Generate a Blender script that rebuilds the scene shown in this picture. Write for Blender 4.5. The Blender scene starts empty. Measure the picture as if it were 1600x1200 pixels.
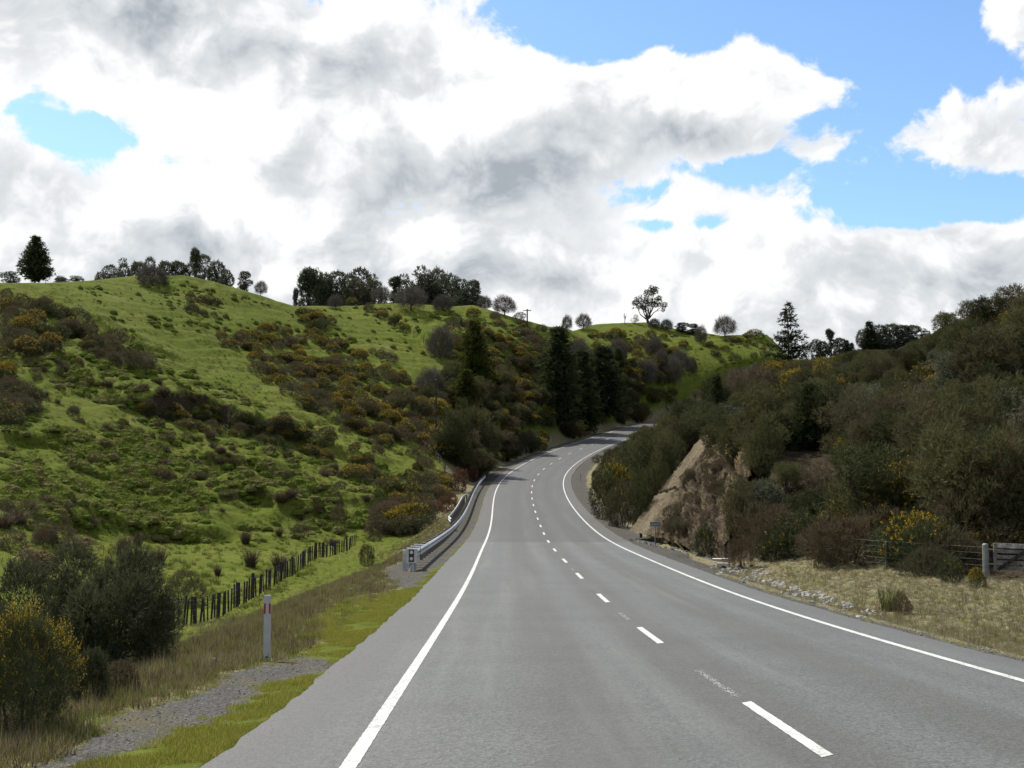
import bpy, math, random
import numpy as np

# ------------------------------------------------------------------ camera, world, sun, exposure
scene = bpy.context.scene
COL = scene.collection
F_PX, HORIZON = 1900.0, 720.0                    # focal length in photo pixels, horizon row in the 1600x1200 photo
PITCH = math.atan((HORIZON - 600) / F_PX)
CAM_Z = 1.65

cam_data = bpy.data.cameras.new('camera')
cam_data.sensor_width = 36
cam_data.lens = 36 * F_PX / 1600
cam_data.clip_start = 0.1
cam_data.clip_end = 20000
cam = bpy.data.objects.new('camera', cam_data)
cam.location = (0, 0, CAM_Z)
cam.rotation_euler = (math.pi / 2 + PITCH, 0, 0)
COL.objects.link(cam)
scene.camera = cam

SUN_DIR = np.array([-0.56, 0.64, 1.0]); SUN_DIR /= np.linalg.norm(SUN_DIR)
SUN_EL = math.asin(SUN_DIR[2]); SUN_AZ = math.atan2(SUN_DIR[0], SUN_DIR[1])
sd = bpy.data.lights.new('sun', 'SUN')
sd.energy = 5.0; sd.angle = math.radians(0.53); sd.color = (1.0, 0.955, 0.88)
sun = bpy.data.objects.new('sun', sd)
sun.rotation_euler = (math.pi / 2 - SUN_EL, 0, math.pi - SUN_AZ)
sun.location = (0, 0, 60)
COL.objects.link(sun)

scene.view_settings.view_transform = 'Standard'
scene.view_settings.look = 'None'
scene.view_settings.exposure = 0.8
scene.view_settings.gamma = 1.0
scene.cycles.max_bounces = 6
scene.cycles.diffuse_bounces = 2
scene.cycles.glossy_bounces = 2
scene.cycles.transmission_bounces = 3
scene.cycles.transparent_max_bounces = 6


def px_dir(px, py):
    x = (px - 800) / F_PX; v = (600 - py) / F_PX
    c, s = math.cos(PITCH), math.sin(PITCH)
    return np.array([x, c - v * s, s + v * c])


def px_azel(px, py):
    d = px_dir(px, py)
    return math.atan2(d[0], d[1]), math.atan2(d[2], math.hypot(d[0], d[1]))


class NT:
    """small helper round a node tree"""
    albedo = 1.0
    def __init__(self, tree):
        self.t = tree; self.n = tree.nodes; self.l = tree.links
        self.n.clear()

    def new(self, kind, ins=None, **props):
        nd = self.n.new(kind)
        for k, v in props.items():
            setattr(nd, k, v)
        if ins:
            for k, v in ins.items():
                self.put(nd.inputs[k], v)
        return nd

    def put(self, sock, v):
        if isinstance(v, bpy.types.NodeSocket):
            self.l.new(v, sock)
        elif isinstance(v, bpy.types.Node):
            self.l.new(v.outputs[0], sock)
        else:
            sock.default_value = v

    def math(self, op, a, b=None, c=None, clamp=False):
        nd = self.n.new('ShaderNodeMath'); nd.operation = op; nd.use_clamp = clamp
        self.put(nd.inputs[0], a)
        if b is not None: self.put(nd.inputs[1], b)
        if c is not None: self.put(nd.inputs[2], c)
        return nd.outputs[0]

    def vmath(self, op, a, b=None):
        nd = self.n.new('ShaderNodeVectorMath'); nd.operation = op
        self.put(nd.inputs[0], a)
        if b is not None: self.put(nd.inputs[1], b)
        return nd.outputs['Value'] if op in ('DOT_PRODUCT', 'LENGTH') else nd.outputs[0]

    def noise(self, vec, scale, detail=4, rough=0.5, dist=0.0):
        nd = self.new('ShaderNodeTexNoise')
        if vec is not None: self.put(nd.inputs['Vector'], vec)
        nd.inputs['Scale'].default_value = scale
        nd.inputs['Detail'].default_value = detail
        nd.inputs['Roughness'].default_value = rough
        nd.inputs['Distortion'].default_value = dist
        return nd.outputs['Fac']

    def ramp(self, v, a, b, lo=0.0, hi=1.0, smooth=True):
        nd = self.new('ShaderNodeMapRange', interpolation_type='SMOOTHSTEP' if smooth else 'LINEAR')
        self.put(nd.inputs['Value'], v)
        for i, k in zip((1, 2, 3, 4), (a, b, lo, hi)):
            self.put(nd.inputs[i], k)
        return nd.outputs[0]

    def mix(self, f, a, b, blend='MIX'):
        nd = self.new('ShaderNodeMix', data_type='RGBA', blend_type=blend)
        self.put(nd.inputs[0], f)
        for i, c in ((6, a), (7, b)):
            if isinstance(c, (tuple, list)):
                c = tuple(v * self.albedo for v in c[:3]) + (1.0,)
            self.put(nd.inputs[i], c)
        return nd.outputs[2]


def make_world():
    w = bpy.data.worlds.new('World'); scene.world = w; w.use_nodes = True
    T = NT(w.node_tree)
    tc = T.new('ShaderNodeTexCoord').outputs['Generated']
    sky = T.new('ShaderNodeTexSky', sky_type='NISHITA')
    sky.sun_disc = False
    sky.sun_elevation = SUN_EL; sky.sun_rotation = SUN_AZ
    sky.altitude = 200; sky.air_density = 1.0; sky.dust_density = 0.6; sky.ozone_density = 1.4
    sep = T.new('ShaderNodeSeparateXYZ', {0: tc})
    az = T.math('ARCTAN2', sep.outputs[0], sep.outputs[1])
    el = T.math('ARCSINE', sep.outputs[2])
    ae = T.new('ShaderNodeCombineXYZ', {0: az, 1: el}).outputs[0]

    def blobs(start, items):
        acc = start
        for (px, py, rx, ry, wt) in items:
            a0, e0 = px_azel(px, py)
            v = T.vmath('SUBTRACT', ae, (a0, e0, 0))
            v = T.vmath('MULTIPLY', v, (F_PX / rx, F_PX / ry, 0))
            q = T.vmath('DOT_PRODUCT', v, v)
            g = T.math('POWER', 0.3679, q)
            acc = T.math('MULTIPLY_ADD', g, wt, acc)
        return acc
    # cloud cover: broad noise everywhere, and where the photograph shows it the big cumulus and the blue gaps
    warp = T.new('ShaderNodeTexNoise', {'Vector': tc, 'Scale': 11.0, 'Detail': 2.0}).outputs['Color']
    wv = T.vmath('SUBTRACT', warp, (0.5, 0.5, 0.5))
    p = T.vmath('ADD', tc, T.vmath('MULTIPLY', wv, (0.05, 0.05, 0.05)))
    squash = T.vmath('MULTIPLY', p, (1, 1, 1.2))
    big = T.noise(squash, 4.2, 1, 0.5)
    fine = T.noise(squash, 16.0, 9, 0.58)
    toward = T.vmath('ADD', squash, (-0.010, 0.0, 0.016))
    fine2 = T.noise(toward, 16.0, 5, 0.56)
    puff = T.noise(squash, 8.0, 5, 0.58)
    cover = T.math('MULTIPLY_ADD', big, 1.4, -0.45)
    cover = T.math('MULTIPLY_ADD', T.math('SUBTRACT', fine, 0.5), 4.4, cover)
    cover = T.math('ADD', cover, T.ramp(el, 0.03, 0.24, 1.0, 0.0))
    cover = blobs(cover, [
        (300, 60, 460, 120, 1.0), (560, 260, 470, 150, 1.0), (800, 120, 120, 110, 0.9), (1130, 140, 170, 85, 1.05), (1500, 210, 140, 62, 0.9),
        (1580, 20, 75, 60, 1.1), (1490, 400, 160, 60, 0.9), (100, 400, 230, 90, 0.7), (900, 420, 600, 60, 0.5), (50, 250, 70, 50, 0.5), (1270, 260, 110, 60, 0.5),
        (1090, 12, 350, 58, -1.9), (1400, 115, 115, 125, -1.9), (1480, 318, 130, 40, -1.7), (1180, 262, 100, 22, -1.2), (120, 205, 95, 42, -1.6), (900, 85, 80, 40, -0.7),
        (1060, 350, 90, 13, -0.9), (1590, 330, 50, 40, -0.7), (1330, 300, 70, 34, -0.9), (990, 300, 90, 24, -0.6), (1245, 185, 60, 22, -0.7), (1440, 260, 70, 28, -0.8), (870, 55, 90, 60, -0.6),
    ])
    mask = T.ramp(cover, -0.02, 0.46)
    up_p = T.vmath('ADD', squash, (-0.020, 0.0, 0.034))
    puff_up = T.noise(up_p, 8.0, 5, 0.58)
    grey = T.math('MULTIPLY_ADD', T.math('SUBTRACT', puff_up, puff), 2.4, 0.02)   # undersides of the billows
    grey = T.math('MULTIPLY_ADD', T.math('SUBTRACT', fine2, fine), 1.5, grey)
    grey = T.math('MULTIPLY_ADD', T.math('SUBTRACT', big, 0.5), 0.5, grey)
    grey = blobs(grey, [
        (230, 10, 430, 66, 0.50), (500, 70, 260, 42, 0.26), (690, 300, 200, 66, 0.56), (850, 260, 150, 66, 0.36),
        (1110, 205, 130, 32, 0.42), (830, 425, 190, 42, 0.34), (300, 385, 170, 45, 0.28), (50, 280, 75, 36, 0.36),
        (1330, 440, 170, 50, 0.30), (1550, 430, 80, 45, 0.28), (590, 425, 120, 34, 0.25),
        (330, 200, 300, 80, -0.42), (1130, 110, 150, 60, -0.40), (430, 330, 160, 60, -0.2), (800, 80, 90, 70, -0.34), (1100, 400, 140, 40, -0.2),
    ])
    ccol = T.mix(T.ramp(grey, -0.22, 0.42), (12.0, 12.0, 12.0), (8.2, 8.6, 8.95))
    ccol = T.mix(T.ramp(grey, 0.3, 1.05), ccol, (4.7, 5.2, 5.7))
    rim = T.ramp(cover, 0.25, 1.0)                       # thin cloud edges are brighter, the thinnest let blue through
    ccol = T.mix(rim, T.mix(0.55, ccol, (11.4, 11.7, 12.0)), ccol)
    skyc = T.mix(1.0, sky.outputs[0], (1.55, 1.85, 2.15), 'MULTIPLY')
    col = T.mix(mask, skyc, ccol)
    bg = T.new('ShaderNodeBackground', {'Color': col, 'Strength': 0.05})
    T.new('ShaderNodeOutputWorld', {0: bg.outputs[0]})
    w.cycles.sampling_method = 'NONE'


make_world()
NT.albedo = 0.60              # common scale of all surface colours below

# ------------------------------------------------------------------ helpers: noise, meshes, tags
rng0 = np.random.default_rng(7)
_G = rng0.uniform(0, 2 * np.pi, (256,)); _PERM = rng0.permutation(256)


def perlin(x, y, seed=0):
    xi = np.floor(x).astype(int); yi = np.floor(y).astype(int)
    xf = x - xi; yf = y - yi
    u = xf * xf * xf * (xf * (xf * 6 - 15) + 10); v = yf * yf * yf * (yf * (yf * 6 - 15) + 10)

    def g(ix, iy, dx, dy):
        a = _G[_PERM[(_PERM[(ix + seed * 17) & 255] + iy) & 255]]
        return np.cos(a) * dx + np.sin(a) * dy
    n00 = g(xi, yi, xf, yf); n10 = g(xi + 1, yi, xf - 1, yf)
    n01 = g(xi, yi + 1, xf, yf - 1); n11 = g(xi + 1, yi + 1, xf - 1, yf - 1)
    return (n00 * (1 - u) + n10 * u) * (1 - v) + (n01 * (1 - u) + n11 * u) * v


def fbm(x, y, oct=4, seed=0, gain=0.5):
    s = 0; a = 1.0
    for i in range(oct):
        s = s + a * perlin(x * 2 ** i, y * 2 ** i, seed + i); a *= gain
    return s


def sstep(a, b, x):
    t = np.clip((x - a) / (b - a), 0, 1)
    return t * t * (3 - 2 * t)


def mesh_from(name, verts, faces, mats=(), mat_idx=None, smooth=False, attrs=None, uv=None, colors=None):
    """faces: (M,3) or (M,4) int array, or a list of such arrays"""
    fl = faces if isinstance(faces, list) else [faces]
    fl = [np.asarray(f) for f in fl if len(f)]
    me = bpy.data.meshes.new(name)
    verts = np.asarray(verts, dtype=np.float32)
    me.vertices.add(len(verts)); me.vertices.foreach_set('co', verts.ravel())
    loops = np.concatenate([f.ravel() for f in fl]).astype(np.int32)
    sizes = np.concatenate([np.full(len(f), f.shape[1]) for f in fl])
    starts = np.concatenate([[0], np.cumsum(sizes)[:-1]]).astype(np.int32)
    me.loops.add(len(loops)); me.loops.foreach_set('vertex_index', loops)
    me.polygons.add(len(sizes)); me.polygons.foreach_set('loop_start', starts)
    for m in mats: me.materials.append(m)
    if mat_idx is not None: me.polygons.foreach_set('material_index', np.asarray(mat_idx, dtype=np.int32))
    me.polygons.foreach_set('use_smooth', np.full(len(sizes), smooth))
    if attrs:
        for k, v in attrs.items():
            a = me.attributes.new(k, 'FLOAT', 'POINT'); a.data.foreach_set('value', np.asarray(v, dtype=np.float32))
    if colors is not None:
        a = me.attributes.new('zone', 'FLOAT_COLOR', 'POINT'); a.data.foreach_set('color', np.asarray(colors, dtype=np.float32).ravel())
    if uv is not None:
        u = me.uv_layers.new(name='UVMap'); u.data.foreach_set('uv', np.asarray(uv, dtype=np.float32)[loops].ravel())
    me.update(calc_edges=True)
    me.validate()
    return me


def link(name, me, parent=None, loc=None, kind=None, label=None, cat=None, group=None, rotz=0.0, scale=None):
    o = bpy.data.objects.new(name, me); COL.objects.link(o)
    if parent is not None: o.parent = parent
    if loc is not None: o.location = [float(v) for v in loc]
    if rotz: o.rotation_euler = (0, 0, float(rotz))
    if scale is not None: o.scale = [float(v) for v in scale] if hasattr(scale, '__len__') else (float(scale),) * 3
    if kind: o['kind'] = kind
    if label: o['label'] = label
    if cat: o['category'] = cat
    if group: o['group'] = group
    return o


class MB:
    """collects boxes, tubes and sheets into one mesh"""
    def __init__(self):
        self.v = []; self.q = []; self.t = []; self.n = 0

    def add(self, v, quads=None, tris=None):
        v = np.asarray(v, float)
        self.v.append(v)
        if quads is not None and len(quads): self.q.append(np.asarray(quads) + self.n)
        if tris is not None and len(tris): self.t.append(np.asarray(tris) + self.n)
        self.n += len(v)

    def box(self, c, size, axes=None):
        s = np.array(size) / 2
        k = np.array([[x, y, z] for z in (-1, 1) for y in (-1, 1) for x in (-1, 1)], float) * s
        if axes is not None: k = k @ np.asarray(axes)
        self.add(k + np.asarray(c), [[0, 2, 3, 1], [4, 5, 7, 6], [0, 1, 5, 4], [2, 6, 7, 3], [0, 4, 6, 2], [1, 3, 7, 5]])

    def beam(self, a, b, w, h):
        """box from a to b, w across (horizontal), h in the other direction"""
        a = np.asarray(a, float); b = np.asarray(b, float); d = b - a; L = np.linalg.norm(d); d /= L
        up = np.array([0, 0, 1.0]) if abs(d[2]) < 0.95 else np.array([0, 1.0, 0])
        s = np.cross(d, up); s /= np.linalg.norm(s); u = np.cross(s, d)
        self.box((a + b) / 2, (L, w, h), np.array([d, s, u]))

    def tube(self, pts, radii, n=6, cap=True):
        pts = np.asarray(pts, float); m = len(pts)
        radii = np.broadcast_to(np.asarray(radii, float), (m,))
        t = np.gradient(pts, axis=0); t /= np.linalg.norm(t, axis=1)[:, None] + 1e-9
        ref = np.array([0, 0, 1.0]) if abs(t[0][2]) < 0.9 else np.array([1.0, 0, 0])
        s = np.cross(t, ref); s /= np.linalg.norm(s, axis=1)[:, None] + 1e-9; u = np.cross(s, t)
        a = np.linspace(0, 2 * np.pi, n, endpoint=False)
        ring = pts[:, None] + radii[:, None, None] * (np.cos(a)[None, :, None] * s[:, None] + np.sin(a)[None, :, None] * u[:, None])
        q = []
        for i in range(m - 1):
            for j in range(n):
                q.append([i * n + j, i * n + (j + 1) % n, (i + 1) * n + (j + 1) % n, (i + 1) * n + j])
        v = ring.reshape(-1, 3); tr = []
        if cap:
            v = np.vstack([v, pts[0], pts[-1]])
            for j in range(n):
                tr.append([m * n, (j + 1) % n, j]); tr.append([m * n + 1, (m - 1) * n + j, (m - 1) * n + (j + 1) % n])
        self.add(v, q, tr)

    def mesh(self, name, mat, smooth=False, attrs=None):
        f = []
        if self.q: f.append(np.concatenate(self.q))
        if self.t: f.append(np.concatenate(self.t))
        return mesh_from(name, np.concatenate(self.v), f, [mat], smooth=smooth, attrs=attrs)


# ------------------------------------------------------------------ materials
def principled(T, color, rough=0.7, spec=0.3, normal=None, metal=0.0):
    b = T.new('ShaderNodeBsdfPrincipled')
    T.put(b.inputs['Base Color'], color if not isinstance(color, tuple) else tuple(color[:3]) + (1.0,))
    T.put(b.inputs['Roughness'], rough); T.put(b.inputs['Specular IOR Level'], spec); T.put(b.inputs['Metallic'], metal)
    if normal is not None: T.put(b.inputs['Normal'], normal)
    return b.outputs[0]


def new_mat(name):
    m = bpy.data.materials.new(name); m.use_nodes = True
    return m, NT(m.node_tree)


def finish(T, shader):
    T.new('ShaderNodeOutputMaterial', {0: shader})


def mat_simple(name, c1, c2, scale=8.0, rough=0.7, spec=0.3, metal=0.0, stretch=None, bump=0.0):
    m, T = new_mat(name)
    co = T.new('ShaderNodeTexCoord').outputs['Object']
    if stretch: co = T.vmath('MULTIPLY', co, stretch)
    n = T.noise(co, scale, 5, 0.6)
    f = T.ramp(n, 0.3, 0.7)
    rnd = T.new('ShaderNodeObjectInfo').outputs['Random']
    col = T.mix(f, c1, c2)
    col = T.mix(1.0, col, T.ramp(rnd, 0, 1, 0.88, 1.1), 'MULTIPLY')
    nrm = None
    if bump:
        nrm = T.new('ShaderNodeBump', {'Height': n, 'Strength': bump, 'Distance': 0.02}).outputs[0]
    finish(T, principled(T, col, rough, spec, nrm, metal))
    return m


def mat_leaf(name, c1, c2, trans=0.3, rough=0.75, spec=0.06, vary=0.3, tint=None):
    m, T = new_mat(name)
    tone = T.new('ShaderNodeAttribute', attribute_name='tone').outputs['Fac']
    rnd = T.new('ShaderNodeObjectInfo').outputs['Random']
    f = T.math('ADD', tone, T.math('MULTIPLY', T.math('SUBTRACT', rnd, 0.5), vary), clamp=True)
    col = T.mix(f, c1, c2)
    if tint is not None:
        r2 = T.math('FRACT', T.math('MULTIPLY', rnd, 7.31))
        col = T.mix(T.ramp(r2, 0.35, 1.0, 0.0, 0.75), col, tint)
    d = principled(T, col, rough, spec)
    tr = T.new('ShaderNodeBsdfTranslucent', {'Color': col}).outputs[0]
    mx = T.new('ShaderNodeMixShader', {0: trans, 1: d, 2: tr}).outputs[0]
    finish(T, mx)
    return m


M = {}
M['kanuka'] = mat_leaf('kanuka_leaf', (0.040, 0.048, 0.018), (0.142, 0.148, 0.058), 0.30, spec=0.06, vary=0.9, tint=(0.135, 0.112, 0.056))
M['gorse'] = mat_leaf('gorse_leaf', (0.034, 0.048, 0.017), (0.105, 0.120, 0.048), 0.22, spec=0.15, vary=0.5, tint=(0.105, 0.088, 0.050))
M['flower'] = mat_leaf('gorse_flower', (0.42, 0.270, 0.014), (0.64, 0.45, 0.05), 0.3)
M['brown'] = mat_leaf('dry_shrub_leaf', (0.072, 0.057, 0.032), (0.190, 0.150, 0.086), 0.25, spec=0.06, vary=0.5, tint=(0.10, 0.10, 0.055))
M['red'] = mat_leaf('rusty_shrub_leaf', (0.10, 0.052, 0.030), (0.22, 0.125, 0.075), 0.25)
M['twig'] = mat_leaf('grey_twig', (0.090, 0.080, 0.062), (0.215, 0.195, 0.155), 0.1, spec=0.05, vary=0.3)
M['conifer'] = mat_leaf('conifer_needle', (0.028, 0.042, 0.017), (0.090, 0.108, 0.044), 0.25, spec=0.04, rough=0.9)
M['yconifer'] = mat_leaf('bright_conifer_needle', (0.030, 0.042, 0.010), (0.120, 0.135, 0.024), 0.25, spec=0.04, rough=0.9)
M['native'] = mat_leaf('native_leaf', (0.055, 0.068, 0.038), (0.150, 0.165, 0.098), 0.35, spec=0.15, tint=(0.140, 0.130, 0.085))
M['gum'] = mat_leaf('gum_leaf', (0.045, 0.060, 0.026), (0.115, 0.138, 0.065), 0.35)
M['nearbush'] = mat_leaf('near_bush_leaf', (0.038, 0.046, 0.021), (0.125, 0.132, 0.064), 0.3, spec=0.12)
M['grass'] = mat_leaf('verge_grass_blade', (0.170, 0.225, 0.024), (0.40, 0.41, 0.080), 0.4, rough=0.8, spec=0.04, vary=0.8, tint=(0.42, 0.31, 0.09))
M['turf'] = mat_leaf('pasture_turf_blade', (0.100, 0.155, 0.016), (0.210, 0.250, 0.045), 0.35, rough=0.8, spec=0.03, tint=(0.20, 0.165, 0.070))
M['dry'] = mat_leaf('dry_grass_blade', (0.165, 0.130, 0.070), (0.380, 0.315, 0.180), 0.3, rough=0.8, spec=0.04, vary=0.6, tint=(0.20, 0.19, 0.065))
M['straw'] = mat_leaf('straw_grass_blade', (0.195, 0.172, 0.112), (0.385, 0.350, 0.245), 0.3, rough=0.8, spec=0.04, vary=0.6, tint=(0.22, 0.23, 0.095))
M['rush'] = mat_leaf('rush_blade', (0.060, 0.045, 0.030), (0.150, 0.110, 0.072), 0.2)
M['flax'] = mat_leaf('flax_blade', (0.085, 0.120, 0.022), (0.270, 0.270, 0.080), 0.3, rough=0.4, spec=0.45)
M['fern'] = mat_leaf('dead_fern', (0.17, 0.115, 0.055), (0.36, 0.28, 0.16), 0.25)
M['bark'] = mat_simple('bark', (0.045, 0.038, 0.030), (0.120, 0.105, 0.085), 9, 0.9, 0.1)
M['palebark'] = mat_simple('pale_bark', (0.20, 0.17, 0.13), (0.36, 0.32, 0.26), 7, 0.85, 0.15)
M['stone'] = mat_simple('stone', (0.20, 0.195, 0.18), (0.46, 0.45, 0.42), 3.5, 0.85, 0.25, bump=0.4)
M['chip'] = mat_simple('gravel_chip', (0.085, 0.083, 0.078), (0.27, 0.262, 0.245), 2.5, 0.85, 0.25)
M['galv'] = mat_simple('galvanised_steel', (0.44, 0.47, 0.48), (0.60, 0.63, 0.635), 5, 0.5, 0.4, metal=0.35)
M['postwood'] = mat_simple('weathered_timber', (0.034, 0.030, 0.026), (0.095, 0.084, 0.072), 14, 0.95, 0.05, stretch=(1, 1, 0.15))
M['greywood'] = mat_simple('grey_timber', (0.13, 0.12, 0.10), (0.30, 0.28, 0.24), 10, 0.85, 0.15, stretch=(1, 1, 1), bump=0.3)
M['palewood'] = mat_simple('flaking_white_timber', (0.22, 0.205, 0.17), (0.60, 0.58, 0.52), 9, 0.8, 0.2, bump=0.3)
M['railpost'] = mat_simple('rail_post_timber', (0.15, 0.13, 0.105), (0.27, 0.24, 0.20), 9, 0.85, 0.15)
M['white'] = mat_simple('white_plastic', (0.46, 0.46, 0.45), (0.56, 0.56, 0.54), 6, 0.45, 0.4)
M['plate'] = mat_simple('cream_plate', (0.62, 0.60, 0.50), (0.74, 0.73, 0.66), 5, 0.45, 0.4)
M['redref'] = mat_simple('red_reflector', (0.30, 0.022, 0.018), (0.42, 0.045, 0.035), 8, 0.3, 0.5)
M['black'] = mat_simple('black_panel', (0.012, 0.012, 0.013), (0.025, 0.025, 0.026), 6, 0.4, 0.4)
M['lens'] = mat_simple('silver_reflector', (0.62, 0.63, 0.63), (0.78, 0.78, 0.78), 9, 0.25, 0.6)
M['concrete'] = mat_simple('pale_concrete', (0.50, 0.49, 0.45), (0.70, 0.69, 0.65), 5, 0.85, 0.2, bump=0.2)
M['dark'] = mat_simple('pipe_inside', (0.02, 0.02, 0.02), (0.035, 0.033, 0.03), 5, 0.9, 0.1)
M['signface'] = mat_simple('green_sign_face', (0.17, 0.24, 0.24), (0.21, 0.28, 0.275), 4, 0.4, 0.4)
M['signpost'] = mat_simple('sign_post_paint', (0.17, 0.18, 0.155), (0.28, 0.29, 0.25), 7, 0.6, 0.3)
M['wire'] = mat_simple('fence_wire', (0.22, 0.22, 0.21), (0.36, 0.36, 0.35), 5, 0.45, 0.5, metal=0.5)
# ------------------------------------------------------------------ road line (fitted plan and profile)
_K = 15
_SK = np.linspace(-10, 280, _K)
_TH = np.array([-0.0098, -0.0103, -0.0034, -0.0066, 0.0001, 0.0005, -0.0004, 0.0099, 0.0441, 0.1086, 0.1789, 0.2625, 0.3352, 0.3713, 0.4201])
_ZZ = np.array([-0.9212, -2.3444, -3.4658, -4.1753, -4.6993, -4.8231, -4.5375, -3.8743, -2.859, -1.5151, 0.0482, 1.8868, 3.9554, 6.1369, 8.3276])


def spline(k, ss):
    n = _K; h = _SK[1] - _SK[0]
    A = np.eye(n) * 4; A[0, 0] = A[-1, -1] = 2
    for i in range(n - 1): A[i, i + 1] = A[i + 1, i] = 1
    b = np.zeros(n); b[1:-1] = 3 * (k[2:] - k[:-2]) / h; b[0] = 3 * (k[1] - k[0]) / h; b[-1] = 3 * (k[-1] - k[-2]) / h
    m = np.linalg.solve(A, b)
    i = np.clip(((ss - _SK[0]) / h).astype(int), 0, n - 2); t = (ss - _SK[i]) / h
    return k[i] * (2 * t**3 - 3 * t**2 + 1) + m[i] * h * (t**3 - 2 * t**2 + t) + k[i + 1] * (-2 * t**3 + 3 * t**2) + m[i + 1] * h * (t**3 - t**2)


DS = 0.5
S = np.arange(-10, 280 + DS / 2, DS)
TH = spline(_TH, S); RZ = spline(_ZZ, S) + CAM_Z
pre = np.arange(-40, -10, DS); post = np.arange(280 + DS, 361, DS)
slope0 = (RZ[1] - RZ[0]) / DS; slope1 = (RZ[-1] - RZ[-2]) / DS
RZ = np.concatenate([RZ[0] + (pre + 10) * slope0, RZ, RZ[-1] + (post - 280) * slope1 * 0.8])
TH = np.concatenate([np.full(len(pre), TH[0]), TH, TH[-1] + (post - 280) * 0.011])
S = np.concatenate([pre, S, post])
RX = np.concatenate([[0], np.cumsum(np.sin((TH[1:] + TH[:-1]) / 2) * DS)])
RY = np.concatenate([[0], np.cumsum(np.cos((TH[1:] + TH[:-1]) / 2) * DS)])
_i0 = np.argmin(abs(S)); RX = RX - RX[_i0] + 2.5328; RY = RY - RY[_i0]
_t = sstep(70, 160, S)
WL = 3.632 + 0.611 * _t; WR = 3.6165 + 0.247 * _t            # centre line to edge line
EL_ = WL + np.interp(S, [0, 12, 30, 46, 60, 165, 300], [1.15, 1.05, 1.15, 1.25, 1.2, 1.0, 0.9])   # seal edge, left
ER_ = WR + np.interp(S, [0, 30, 60, 100, 300], [0.9, 0.9, 1.0, 1.1, 0.8])                            # seal edge, right
NXr, NYr = np.cos(TH), -np.sin(TH)                            # unit vector to the right of the road


def road_pt(s, off, dz=0.0):
    s = np.asarray(s, float)
    x = np.interp(s, S, RX); y = np.interp(s, S, RY); z = np.interp(s, S, RZ); th = np.interp(s, S, TH)
    return np.stack([x + off * np.cos(th), y - off * np.sin(th), z + dz + 0 * x], -1)


def road_coords(x, y):
    """nearest station and signed offset (right positive)"""
    x = np.ravel(x); y = np.ravel(y)
    s = np.empty(len(x)); o = np.empty(len(x))
    k = slice(None, None, 4)
    for a in range(0, len(x), 40000):
        xs, ys = x[a:a + 40000, None], y[a:a + 40000, None]
        d = (xs - RX[k]) ** 2 + (ys - RY[k]) ** 2
        i = d.argmin(1) * 4
        dx = xs[:, 0] - RX[i]; dy = ys[:, 0] - RY[i]
        along = dx * np.sin(TH[i]) + dy * np.cos(TH[i])
        s[a:a + 40000] = S[i] + np.clip(along, -1.2, 1.2)
        o[a:a + 40000] = dx * NXr[i] + dy * NYr[i]
    return s, o


# ------------------------------------------------------------------ terrain: control points, thin-plate spline, corridor, relief
CP = []


def cpx(px, py, D, dz=0.0):
    d = px_dir(px, py); d = d / d[1] * D
    CP.append((d[0], d[1], d[2] + CAM_Z + dz))


def croad(s0, s1, step, off, dz):
    for s in np.arange(s0, s1 + 0.1, step):
        p = road_pt(s, off, dz); CP.append(tuple(p))


# along the road
croad(-35, 355, 15, 0, 0)
croad(-35, 45, 16, -8, -0.9); croad(-35, 45, 16, -14.5, -2.2)
croad(55, 115, 15, -9, -2.0); croad(50, 110, 15, -16.5, -2.6)
croad(128, 128, 1, -9, -0.9); croad(145, 145, 1, -9.5, 1.0); croad(162, 162, 1, -10, 3.0)
croad(180, 280, 20, -9, 2.2); croad(180, 280, 20, -15, 6.0)
croad(-35, 45, 16, 9, -0.35); croad(-35, 40, 15, 16, 0.1)
croad(100, 145, 15, 9, 0.5); croad(95, 145, 16, 15, 4.0); croad(160, 250, 18, 9.5, 1.0); croad(160, 240, 20, 16, 4.0)
croad(60, 90, 10, 7.6, -0.2); croad(60, 90, 10, 14, 4.5)
# the paddock and the left hill
for p in [(340, 890, 76), (240, 905, 70), (420, 870, 86), (330, 856, 99), (230, 850, 98), (480, 838, 108), (130, 835, 88),
          (0, 800, 78), (100, 760, 94), (0, 720, 98), (0, 640, 121), (0, 560, 143), (0, 500, 166), (0, 445, 195), (60, 442, 225),
          (100, 700, 112), (100, 600, 140), (130, 440, 235), (230, 432, 240), (200, 600, 150), (200, 500, 196), (200, 700, 122), (220, 780, 108),
          (330, 780, 112), (330, 700, 134), (330, 640, 156), (330, 570, 184), (330, 500, 217), (330, 447, 248), (280, 428, 250),
          (430, 468, 258), (450, 780, 120), (450, 700, 142), (450, 620, 170), (450, 540, 215), (380, 450, 255),
          (540, 480, 285), (600, 472, 295), (740, 476, 305), (650, 488, 290), (540, 540, 235), (540, 620, 185), (560, 700, 152), (560, 770, 128),
          (690, 525, 268), (620, 560, 230), (610, 620, 196), (610, 690, 162), (620, 750, 140), (690, 600, 215), (690, 650, 188), (680, 700, 165),
          (755, 610, 222), (755, 550, 252), (800, 505, 290), (835, 497, 310), (790, 650, 205), (860, 610, 240), (860, 560, 270), (835, 540, 280),
          (900, 521, 345), (940, 512, 350), (1005, 504, 352), (1000, 560, 318), (1060, 520, 348), (1140, 522, 352), (1190, 521, 352),
          (1100, 565, 322), (1190, 565, 312), (1000, 625, 286), (940, 600, 285), (930, 640, 262), (1080, 600, 300)]:
    cpx(*p)
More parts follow.
